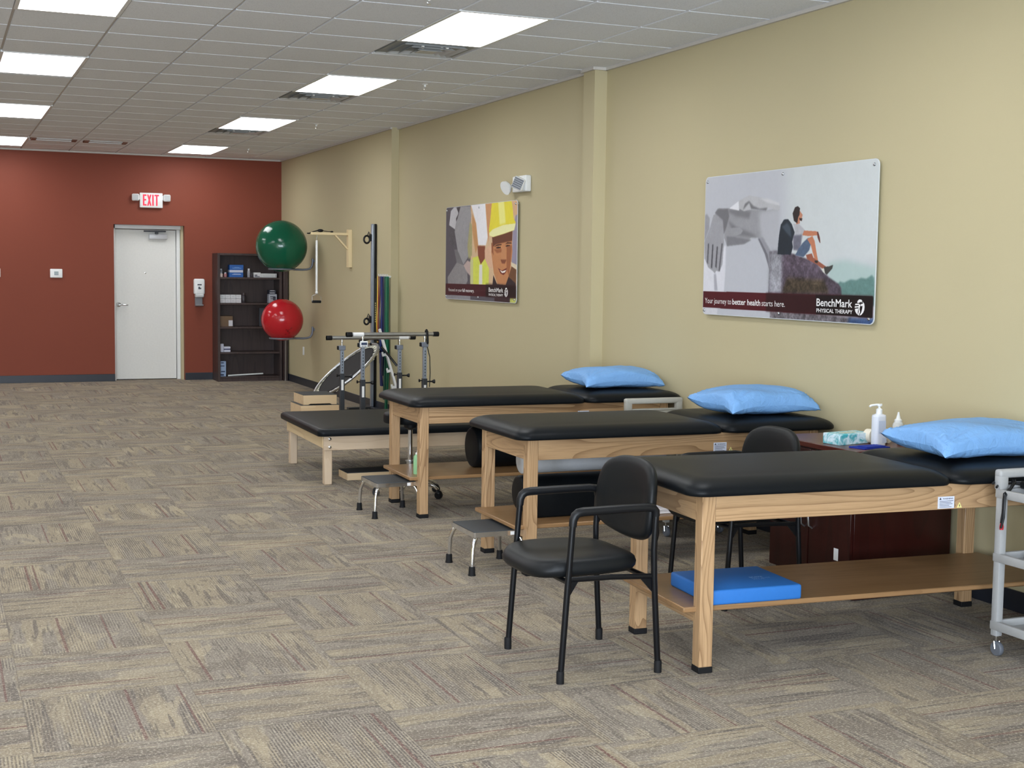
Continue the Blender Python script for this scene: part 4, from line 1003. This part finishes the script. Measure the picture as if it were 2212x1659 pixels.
t = thing('resistance_cord', 'black resistance cord looped over the right end of the near parallel bar', 'cord', (4.155, 11.80, 0))
MB().tube([(.012, -.03, 1.0), (.012, -.022, 1.035), (.012, 0, 1.048), (.012, .022, 1.035), (.012, .03, 1.0), (.012, .028, .93), (.016, 0, .905), (.014, -.028, .93)], .010, 8, True).build('loop', rubber, t)
MB().tube([(.016, 0, .91), (.045, .0, .80), (.05, .0, .65), (.045, 0, .52)], .0045, 6).build('cord', blackplastic, t)

# ------------------------------------------------------------------ tilted rebounder
t = thing('rebounder', 'round tilted rebounder trampoline with black mat and pale lacing, before the tan wall', 'trampoline', (4.123, 14.30, 0))
th = math.radians(40); U = Vector((math.cos(th), 0, math.sin(th))); V = Vector((0, -1, 0)); Nn = U.cross(V); Cc = Vector((0, 0, .494))
def on(r_, a, h=0): return Cc+U*(r_*math.cos(a))+V*(r_*math.sin(a))+Nn*h
MB().tube([on(.44, 2*PI*i/60) for i in range(60)], .016, 10, True).build('rim', steel, t)
m = MB(); rg = [[on(.372*k, 2*PI*i/48, 0) for i in range(48)] for k in (.02, .5, 1)]
m.rings(rg, True, False); m.tube([on(.372, 2*PI*i/48) for i in range(48)], .006, 6, True).build('mat', plain('black_woven_mat', (.02, .02, .022), .75, 0, .3, .3, 300), t)
m = MB()
for i in range(30):
    a = 2*PI*i/30; m.tube([on(.445, a-.045, .017), on(.41, a, .008), on(.372, a+.03, .006)], .007, 5); m.tube([on(.372, a+.03, .006), on(.41, a+.07, .008), on(.445, a+.15, .017)], .007, 5)
m.build('lacing', plain('pale_lacing_cord', lin((224, 222, 204)), .7), t)
MB().tube([(-.36, -.34, .01), (-.30, -.30, .20)], .014, 8).tube([(-.36, .34, .01), (-.30, .30, .20)], .014, 8).tube([(-.36, -.36, .014), (-.36, .36, .014)], .014, 8).tube([(-.36, -.34, .014), (.36, -.34, .014)], .014, 8).tube([(-.36, .34, .014), (.36, .34, .014)], .014, 8).tube([(.36, -.36, .014), (.36, .36, .014)], .014, 8).build('base_frame', blackmetal, t)
# white notched prop
a0, a1 = Vector((.345, -.10, .95)), Vector((.55, -.34, .03))
m = MB().bar(a0, a1, .022, .042, (0, -1, 0))
for k in range(4):
    q = a0.lerp(a1, .30+.19*k); m.bar(q+Vector((-.01, 0, .0)), q+Vector((-.052, 0, -.008)), .02, .028, (0, 0, 1)); m.bar(q+Vector((-.046, 0, .0)), q+Vector((-.05, 0, .028)), .02, .012, (0, 1, 0))
m.build('notched_prop', whitemetal, t)
MB().tube([(.33, -.22, .76), (.40, -.30, .66), (.47, -.34, .56)], .013, 8).build('support_arm', blackmetal, t)
MB().tube([(.30, .1, .78), (.42, .15, .70), (.56, .16, .60)], .013, 8).build('support_arm', blackmetal, t)

# ------------------------------------------------------------------ pulley tower and bands at the wall
t = thing('pulley_tower', 'tall silver and black pulley post standing against the tan wall', 'exercise tower', (4.598, 14.845, 0))
MB().box(-.028, .0, -.028, .028, .03, 2.115, .004).build('silver_channel', silverp, t)
MB().box(.0, .026, -.030, .028, .03, 2.115, .003).build('black_channel', blackmetal, t)
m = MB().mat(0).box(.005, .022, -.0315, -.030, .72, 1.50)
for k in range(9): m.mat(1).box(.009, .018, -.0322, -.0315, 1.00+k*.026, 1.016+k*.026)
m.build('height_scale', [plain('scale_dark', lin((46, 46, 40)), .5), plain('scale_ticks', lin((206, 196, 130)), .5)], t, smooth=False)
MB().box(-.30, .03, -.04, .04, 0, .03, .004).box(-.04, .03, -.25, .25, 0, .03, .004).build('base', charcoal, t)
for z_, s_ in ((1.95, 1.0), (1.02, .8)):
    c_ = MB().box(-.052, -.030, -.022, .022, z_-.03, z_+.05, .004).tube([(-.045, 0, z_+.05), (-.06, -.005, z_+.075), (-.075, 0, z_+.03)], .006, 6).build('carriage', blackplastic, t)
    MB().tube([(-.085+.034*s_*math.cos(2*PI*i/20), -.01, z_-.012+.042*s_*math.sin(2*PI*i/20)) for i in range(20)], .011, 8, True).build('pulley', blackplastic, c_)
# coiled black pad at the top of the rebounder
tag(MB().tube([(4.50+.12*math.cos(a), 14.62, .80+.060*math.sin(a)) for a in [2*PI*i/28 for i in range(28)]], .022, 10, True).tube([(4.49+.11*math.cos(a), 14.57, .79+.040*math.sin(a)) for a in [2*PI*i/28 for i in range(28)]], .02, 10, True).build('coiled_hose', rubber, None), 'coiled black rubber tubing above the top of the tilted rebounder', 'tubing')
rk = thing('band_rack', 'white wall hooks holding long coloured exercise bands beside the pulley post', 'hook rack', (4.63, 14.43, 1.52))
MB().box(-.012, 0, -.115, .21, -.012, .012, .002).build('rail', whitemetal, rk)
m = MB()
for k in range(6): m.tube([(-.01, -.165+.062*k, .005), (-.05, -.165+.062*k, .004), (-.056, -.165+.062*k, .030)], .006, 6)
m.build('hook', whitemetal, rk)
bands = [('yellow', (226, 186, 60), .175, .04, .70), ('dark red', (122, 30, 26), .125, .05, .75), ('slate grey', (74, 84, 92), .078, .03, .55), ('royal blue', (22, 48, 118), .02, .07, .30), ('navy blue', (18, 32, 72), -.055, .065, .42), ('dark green', (10, 96, 74), -.125, .06, .16), ('green', (16, 122, 88), -.19, .055, .04)]
for nm, c_, yo, w_, zb in bands:
    m = MB(); n = 26; pts = []
    for sd in (0, 1):
        L_ = []
        for i in range(n+1):
            f = i/n; z_ = 1.525-(1.525-zb)*f; wob = .008*math.sin(f*9+yo*40+sd*1.3)*f
            L_.append((4.58-.012*sd+.01*math.sin(f*6+yo*9)*f, 14.43+yo*.93+wob+(.006 if sd else -.006), z_, w_*(.62+.3*f+.14*math.sin(f*13+yo*30))))
        rg = [[(x-.001, y-q/2, z), (x+.001, y-q/2, z), (x+.001, y+q/2, z), (x-.001, y+q/2, z)] for x, y, z, q in L_]; m.rings(rg)
    tag(m.build('exercise_band', plain('band_'+nm.replace(' ', '_'), lin(c_), .5, 0, .4)), '%s stretch band hanging from the white wall hooks' % nm, 'exercise band', 'hanging exercise bands')
tag(MB().box(4.46, 4.57, 13.60, 13.80, 0, .16, .02, 3).tube([(4.51, 13.63, .16), (4.51, 13.70, .25), (4.51, 13.77, .16)], .012, 8).build('kettle_weight', plain('pink_red', lin((176, 76, 84)), .5)), 'small pink red handled weight on the floor behind the tables, by the wall', 'weight')

# ------------------------------------------------------------------ wooden wall bracket with shoulder pulley
t = thing('wall_bracket', 'pale pine bracket with diagonal brace fixed high on the tan wall', 'bracket', (4.63, 15.87, 0))
MB().box(-.045, 0, -.045, .045, 1.62, 2.075, .003).build('wall_board', pale, t)
MB().box(-.50, -.045, -.02, .02, 2.005, 2.035, .003).build('arm', pale, t)
MB().bar((-.20, 0, 2.006), (-.045, 0, 1.84), .018, .03, (0, 1, 0)).build('brace', pale, t)
t = thing('shoulder_pulley', 'black cord handle lying on top of the pine wall bracket', 'pulley', (4.25, 15.87, 2.036))
MB().ball((0, 0, .019), .038, 20, 12, (1, .7, .5)).build('ball_grip', blackplastic, t)
MB().tube([(-.03, 0, .02), (-.09, 0, .004), (-.13, 0, -.012)], .006, 8).ball((-.145, 0, -.016), .014, 12, 8, (1.6, .8, .6)).build('cord', blackplastic, t)
MB().tube([(.03, 0, .018), (.09, 0, .010), (.13, 0, .008)], .004, 8).ball((.14, 0, .008), .014, 12, 8, (1.5, .8, .7)).build('cord', blackplastic, t)
t = thing('hanging_spring_scale', 'long white tube with a black stirrup hanging from the pine wall bracket', 'traction device', (4.205, 15.87, 0))
MB().tube([(0, 0, 2.005), (.006, 0, 1.985), (-.004, 0, 1.965), (0, 0, 1.945)], .003, 6).build('hook', steel, t)
MB().lathe([(.001, 1.32), (.012, 1.32), (.0135, 1.33), (.0135, 1.93), (.011, 1.94), (.001, 1.94)], 16).ball((0, 0, 1.315), .019, 14, 10).build('tube', whitepl, t)
MB().tube([(0, 0, 1.30), (-.03, 0, 1.285), (-.055, 0, 1.275), (-.055, 0, 1.21)], .003, 6).build('stirrup_wire', steel, t)
MB().tube([(0, 0, 1.30), (.03, 0, 1.285), (.055, 0, 1.26), (.055, 0, 1.20)], .003, 6).build('stirrup_wire', steel, t)
MB().box(-.055, .05, -.03, .03, 1.19, 1.222, .008, 2).build('foot_plate', rubber, t)

# ------------------------------------------------------------------ exercise balls on wall racks
def ball_rack(lb, cx, cy, zr, ztop):
    t = thing('ball_rack', lb, 'rack', (cx, cy, zr), 0, 'wall mounted ball racks')
    MB().tube([(.165*math.cos(2*PI*i/40), .165*math.sin(2*PI*i/40), 0) for i in range(40)], .011, 10, True).build('ring', galv, t)
    X = 4.63-cx
    MB().tube([(.16, 0, -.002), (.28, 0, -.004), (X-.10, 0, .0), (X-.055, 0, .012), (X-.03, 0, .05), (X-.022, 0, .10), (X-.022, 0, ztop-zr)], .014, 12).build('arm', galv, t)
    MB().box(X-.012, X, -.03, .03, .10, ztop-zr-.02, .002).build('wall_plate', galv, t)
def ex_ball(nm, lb, c, r, col, mark):
    t = thing(nm, lb, 'exercise ball', c, 0, 'exercise balls on wall racks')
    bm_ = NT(nm+'_rubber'); o_ = bm_.obj()
    bm_.set(lin(col), .16, 0, .5); bm_.bump(bm_.noise(o_, 7, 2, .5, .6), .12, .03)
    MB().ball((0, 0, 0), r, 64, 40).build('ball', bm_.m, t, 180)
    if mark:
        m = MB(); yaw = -.62
        f = Vector((math.sin(.20)*-1*math.cos(.35)*-1, -math.cos(.20)*math.cos(.35), -math.sin(.35)))
        f = Vector((.06, -.86, -.50)).normalized(); x_ = Vector((1, 0, 0)); x_ = (x_-f*x_.dot(f)).normalized(); y_ = f.cross(x_)*-1
        if y_.z < 0: y_ = -y_
        for pts in ([(-.035, -.05), (-.02, -.055), (.03, .02), (.018, .03)], [(-.02, .03), (-.03, .018), (.02, -.04), (.035, -.028)], [(-.012, .0), (.0, -.015), (.012, .0), (.0, .02)], [(.03, .03), (.036, .025), (.055, .05), (.048, .055)]):
            m.add([f*math.sqrt(max(0, (r+.0012)**2-a*a-b*b))+x_*a+y_*b for a, b in pts], [tuple(range(len(pts)))])
        m.build('printed_mark', plain('dark_red_print', lin((110, 12, 20)), .4), t, smooth=False)
ball_rack('grey wall rack ring holding the green exercise ball', 4.19, 17.60, 1.588, 1.735)
ball_rack('grey wall rack ring holding the red exercise ball', 4.20, 17.60, .680, .83)
ex_ball('exercise_ball', 'large dark green exercise ball on the upper wall rack', (4.19, 17.60, 1.890), .336, (8, 92, 66), False)
ex_ball('exercise_ball', 'smaller red exercise ball on the lower wall rack', (4.20, 17.60, .922), .275, (186, 32, 42), True)
tag(MB().box(-.008, 0, -.035, .035, -.057, .057, .003).box(-.010, -.007, -.012, .012, -.042, -.010).box(-.010, -.007, -.012, .012, .010, .042).build('wall_outlet', whitepl, None, loc=(4.63, 18.15, .475)), 'white electrical outlet low on the tan wall under the red ball rack', 'outlet')

# ------------------------------------------------------------------ bookcase
t = thing('bookcase', 'tall dark brown bookcase with five shelves in the corner of the red wall', 'bookcase', (3.625, 19.03, 0))
BW, BD, BH = .915, .39, 1.80
MB().box(0, .035, 0, BD, 0, BH, .002).box(BW-.035, BW, 0, BD, 0, BH, .002).build('side_panel', espresso, t)
MB().box(.03, BW-.03, BD-.012, BD, .05, BH-.01).build('back_panel', espresso, t)
MB().box(.03, BW-.03, 0, BD, BH-.03, BH, .002).build('top_panel', espresso, t)
SH = [.068, .413, .770, 1.106, 1.466]
for z_ in SH[1:]: MB().box(.03, BW-.03, .012, BD-.012, z_-.026, z_, .002).build('shelf', espresso, t)
MB().box(.03, BW-.03, .004, BD-.012, SH[0]-.026, SH[0], .002).box(.03, BW-.03, .004, .02, 0, SH[0]-.02).build('bottom_shelf', espresso, t)
def carton(nm, lb, x, w_, h_, z, col, y=19.10, d=.12, grp=None, band=None):
    m = MB().mat(0).box(0, w_, 0, d, 0, h_, .002)
    ms = [plain('carton', lin(col), .55)]
    if band:
        ms.append(plain('carton_band', lin(band[0]), .55)); 
        for (a, b, c, e) in band[1]: m.mat(1).box(a*w_, b*w_, -.001, .001, c*h_, e*h_)
    return tag(m.build(nm, ms, None, loc=(x, y, z)), lb, 'box', grp)
bx = lambda px: 3.663+(px-190)/(905-190)*(4.50-3.663)       # spans the shelf
z = SH[4]
blue = (36, 92, 168)
carton('blue_box', 'lower blue box of two stacked on the top bookcase shelf', bx(310), .196, .066, z, blue, grp='blue boxes on the top shelf', band=((200, 214, 236), [(.2, .85, .55, .62), (.3, .8, .70, .75)]))
carton('white_box', 'flat white box sandwiched between the two blue boxes', bx(312), .192, .034, z+.067, (196, 202, 222), grp='blue boxes on the top shelf')
carton('blue_box', 'upper blue box of two stacked on the top bookcase shelf', bx(313), .196, .072, z+.102, blue, grp='blue boxes on the top shelf', band=((120, 160, 214), [(.2, .85, .30, .40), (.35, .7, .5, .56)]))
carton('long_white_box', 'long low white carton on the right of the top bookcase shelf', bx(690), .23, .058, z, (206, 208, 208), band=((150, 152, 160), [(.15, .8, .3, .36), (.92, .97, .1, .8)]))
carton('white_box', 'short white carton with printed pattern left of the long white carton', bx(608), .095, .070, z, (214, 214, 216), band=((120, 120, 130), [(.1, .5, .1, .6), (.5, .85, .1, .3)]))
def jar(nm, lb, x, z, r, h_, col, cap=None, y=19.12, grp=None):
    t_ = thing(nm, lb, 'jar' if 'jar' in nm else 'bottle', (x, y, z), 0, grp)
    MB().lathe([(.001, 0), (r*.95, 0), (r, r*.1), (r, h_*.66), (r*.8, h_*.76), (r*.62, h_*.78), (.001, h_*.78)], 18).build('body', plain('jar_body', lin(col), .35), t_)
    MB().lathe([(.001, h_*.76), (r*.7, h_*.76), (r*.72, h_), (.001, h_)], 18).build('lid', plain('jar_lid', lin(cap or (220, 220, 220)), .4), t_)
jar('glass_jar', 'small white jar with grey lid at the left end of the top bookcase shelf', bx(215), z, .024, .065, (214, 196, 190), (170, 176, 186))
jar('glass_jar', 'grey lidded jar stacked on the white jar at the left end of the top shelf', bx(214), z+.066, .02, .05, (120, 124, 136), (200, 204, 210))
jar('glass_jar', 'small jar with red print beside the white jar on the top shelf', bx(266), z, .022, .068, (176, 120, 122), (190, 194, 204))
jar('spray_bottle', 'slim white and dark bottle alone in the middle of the top shelf', bx(548), z, .022, .125, (150, 150, 158), (214, 214, 220))
jar('dark_bottle', 'low dark bottle behind the slim bottle on the top shelf', bx(582), z, .018, .07, (44, 38, 44), (58, 50, 56))
z = SH[3]
for r_ in range(2):
    for k in range(4):
        carton('white_box', '%s row, %s small white box on the fourth bookcase shelf' % (('lower', 'upper')[r_], ('leftmost', 'second', 'third', 'rightmost')[k]), bx(196)+k*.0755, .073, .056, z+r_*.058, (208-r_*4+k, 208, 212), grp='small white boxes on the fourth shelf', band=((150, 150, 158), [(.25, .7, .45, .52)]))
jar('dark_jar', 'dark round jar right of the white boxes on the fourth shelf', bx(484), z, .038, .14, (42, 36, 42), (60, 48, 50))
carton('patterned_box', 'grey patterned box on the right of the fourth bookcase shelf', bx(790), .115, .125, z, (168, 172, 184), band=((60, 62, 76), [(.15, .8, .65, .75), (.5, .85, .3, .7), (.2, .5, .45, .52)]))
carton('dark_box', 'small dark box with white stripes on top of the patterned box', bx(792), .10, .058, z+.126, (38, 42, 58), band=((196, 200, 210), [(.1, .8, .2, .38), (.15, .8, .75, .9)]))
z = SH[2]
carton('cardboard_box', 'brown cardboard box with a white label on the middle bookcase shelf', bx(192), .185, .150, z, (106, 82, 58), band=((206, 206, 212), [(.68, .99, .06, .60)]))
carton('grey_folder', 'grey folder standing behind the red ball on the middle bookcase shelf', bx(700), .09, .26, z, (70, 76, 84), y=19.25, d=.03)
z = SH[1]
carton('white_box', 'upright small white box at the left of the second bookcase shelf', bx(200), .045, .115, z, (196, 198, 214), grp='small white boxes on the second shelf')
for k, (a, w_, zz, h_, c_) in enumerate(((241, .094, 0, .03, (206, 208, 224)), (241, .09, .031, .014, (60, 66, 110)), (241, .094, .046, .03, (206, 208, 224)))):
    carton('flat_box', ('lowest flat white box', 'thin dark blue box between the flat white boxes', 'upper flat white box')[k]+' on the second bookcase shelf', bx(a), w_, h_, z+zz, c_, grp='small white boxes on the second shelf')
z = SH[0]
carton('striped_box', 'tall blue and white striped box at the left of the bottom bookcase shelf', bx(200), .078, .215, z, (150, 172, 204), band=((44, 60, 96), [(.0, .6, .05, .16), (.1, .8, .28, .36), (.0, .7, .66, .72), (.1, .6, .86, .93)]))
tag(MB().lathe([(.001, 0), (.010, 0), (.011, .003), (.011, .49), (.010, .50), (.001, .50)], 14, (0, 0, 0), (1, 0, .04)).build('white_rod', plain('white_tube', lin((214, 220, 220)), .4), None, loc=(bx(290), 19.10, z+.0115)), 'long white tube lying on the bottom bookcase shelf', 'tube')
tag(MB().box(4.552, 4.612, 18.98, 19.40, 0, 1.74, .003).build('leaning_board', espresso), 'dark brown board standing in the corner between bookcase and tan wall', 'board')
tag(MB().lathe([(.001, 0), (.011, 0), (.011, .64), (.001, .64)], 12, (4.572, 18.955, 0)).lathe([(.001, 0), (.016, 0), (.014, .02), (.001, .02)], 12, (4.572, 18.955, 0)).build('walking_stick', plain('grey_brown_wood', lin((112, 104, 98)), .5)), 'thin grey brown stick standing at the right side of the bookcase', 'stick')

# ------------------------------------------------------------------ red wall fittings
t = thing('exit_sign', 'white exit sign with red letters and two lamp heads above the door', 'exit sign', (2.785, Y_B, 2.515))
MB().box(-.155, .155, -.052, 0, -.10, .105, .008, 2).build('housing', whitepl, t)
red = NT('red_lit_letters').set(lin((226, 40, 66)), .4, emit=lin((240, 60, 84)), emit_s=.55)
Lx = []
for s_, x0, x1 in (('E', -.115, -.066), ('X', -.058, .002), ('I', .014, .030), ('T', .042, .104)):
    x0 -= .0; m = MB(); zt, zb, wd = .082, -.072, .021; yy = -.0535
    if s_ == 'E':
        m.box(x0, x0+wd, yy, -.052, zb, zt).box(x0+wd, x1, yy, -.052, zt-wd, zt).box(x0+wd, x1-.004, yy, -.052, -.002, -.002+wd).box(x0+wd, x1, yy, -.052, zb, zb+wd)
    if s_ == 'X':
        m.rings([[(x0, q, zt), (x0+wd, q, zt), (x1, q, zb), (x1-wd, q, zb)] for q in (yy, -.052)]).rings([[(x1-wd, q-.0002, zt), (x1, q-.0002, zt), (x0+wd, q, zb), (x0, q, zb)] for q in (yy, -.052)])
    if s_ == 'I': m.box(x0-.003, x1+.003, yy, -.052, zb, zt)
    if s_ == 'T': m.box(x0, x1, yy, -.052, zt-wd, zt).box((x0+x1)/2-wd/2, (x0+x1)/2+wd/2, yy, -.052, zb, zt-wd)
    Lx.append(m.build('lettering', red, t, smooth=False))
merge(Lx, 'lettering')
for s_ in (-1, 1):
    h_ = MB().box(s_*.165, s_*.262, -.075, -.012, -.01, .088, .018, 3).box(s_*.150, s_*.17, -.04, -.01, .01, .07).build('lamp_head', whitepl, t)
    MB().box(s_*.178, s_*.25, -.0765, -.074, .004, .076, .004).build('lamp_lens', plain('frosted_lens', lin((186, 190, 192)), .3), h_)
def thermostat(x0, x1, z0, z1, lb):
    t = thing('thermostat', lb, 'thermostat', ((x0+x1)/2, Y_B, (z0+z1)/2), 0, 'white wall thermostats'); w_, h_ = x1-x0, z1-z0
    MB().box(-w_/2, w_/2, -.024, 0, -h_/2, h_/2, .010, 3).build('case', whitepl, t)
    MB().box(-w_*.17, w_*.17, -.0255, -.023, -h_*.20, h_*.22, .001).build('display', plain('lcd_grey', lin((150, 164, 168)), .3), t)
    MB().box(-w_*.15, w_*.15, -.0262, -.0255, -h_*.20, -h_*.15).build('display_line', galv, t)
thermostat(1.437, 1.598, 1.430, 1.551, 'white thermostat with grey display on the red wall left of the door')
thermostat(.655, .805, 1.430, 1.551, 'white thermostat cut by the left edge of the photo on the red wall')
t = thing('soap_dispenser', 'white hand sanitizer dispenser with grey drip tray on the red wall right of the door', 'dispenser', (3.435, Y_B, 0))
MB().box(-.075, .075, -.10, 0, 1.215, 1.437, .024, 4).build('housing', whitepl, t)
MB().box(-.06, .06, -.112, -.02, 1.175, 1.225, .014, 3).build('push_bar', plain('pale_grey_plastic', lin((196, 198, 198)), .4), t)
MB().box(-.052, .052, -.02, 0, 1.045, 1.19, .004).rings([[(a*.052, -.02, 1.06), (a*.052, -.10, 1.075), (a*.052, -.10, 1.06), (a*.052, -.02, 1.045)] for a in (-1, 1)]).build('drip_tray', plain('grey_plastic', lin((136, 136, 140)), .4), t)
MB().box(-.03, .028, -.1012, -.0995, 1.345, 1.362).box(-.018, .004, -.1012, -.0995, 1.29, 1.325).box(.006, .02, -.1012, -.0995, 1.29, 1.312).build('printed_mark', ink_dark, t)
# emergency light on the tan wall
t = thing('emergency_light', 'white twin head emergency light on the tan wall above the hard hat poster', 'emergency light', (4.715, 10.86, 2.345))
MB().box(-.055, 0, -.17, .12, -.062, .078, .010, 3).build('housing', whitepl, t)
for (yy, zz, az) in ((.185, .0, .9), (-.055, .0, -.15)):
    if yy > 0:
        hd = MB().lathe([(.001, 0), (.03, .0), (.055, .02), (.062, .045), (.062, .052), (.001, .053)], 28, (-.055, yy, zz), (-.75, -.15, -.35)).box(-.05, -.01, yy-.075, yy-.03, -.015, .015).build('lamp_head', whitepl, t)
    else:
        M_ = Matrix.Translation((-.085, yy-.055, zz+.005)) @ Matrix.Rotation(math.radians(42), 4, 'Z') @ Matrix.Rotation(math.radians(24), 4, 'X')
        hd = MB().tr(M_).box(-.035, .02, -.052, .052, -.052, .052, .012, 3).build('lamp_head', whitepl, t)
        m = MB().tr(M_).mat(0).box(-.037, -.034, -.045, .045, -.045, .045)
        for k in range(5): m.mat(1).box(-.039, -.036, -.042, .042, -.038+k*.018, -.034+k*.018)
        m.build('lamp_lens', [plain('lens_grey', lin((150, 154, 160)), .25), ink_dark], hd)
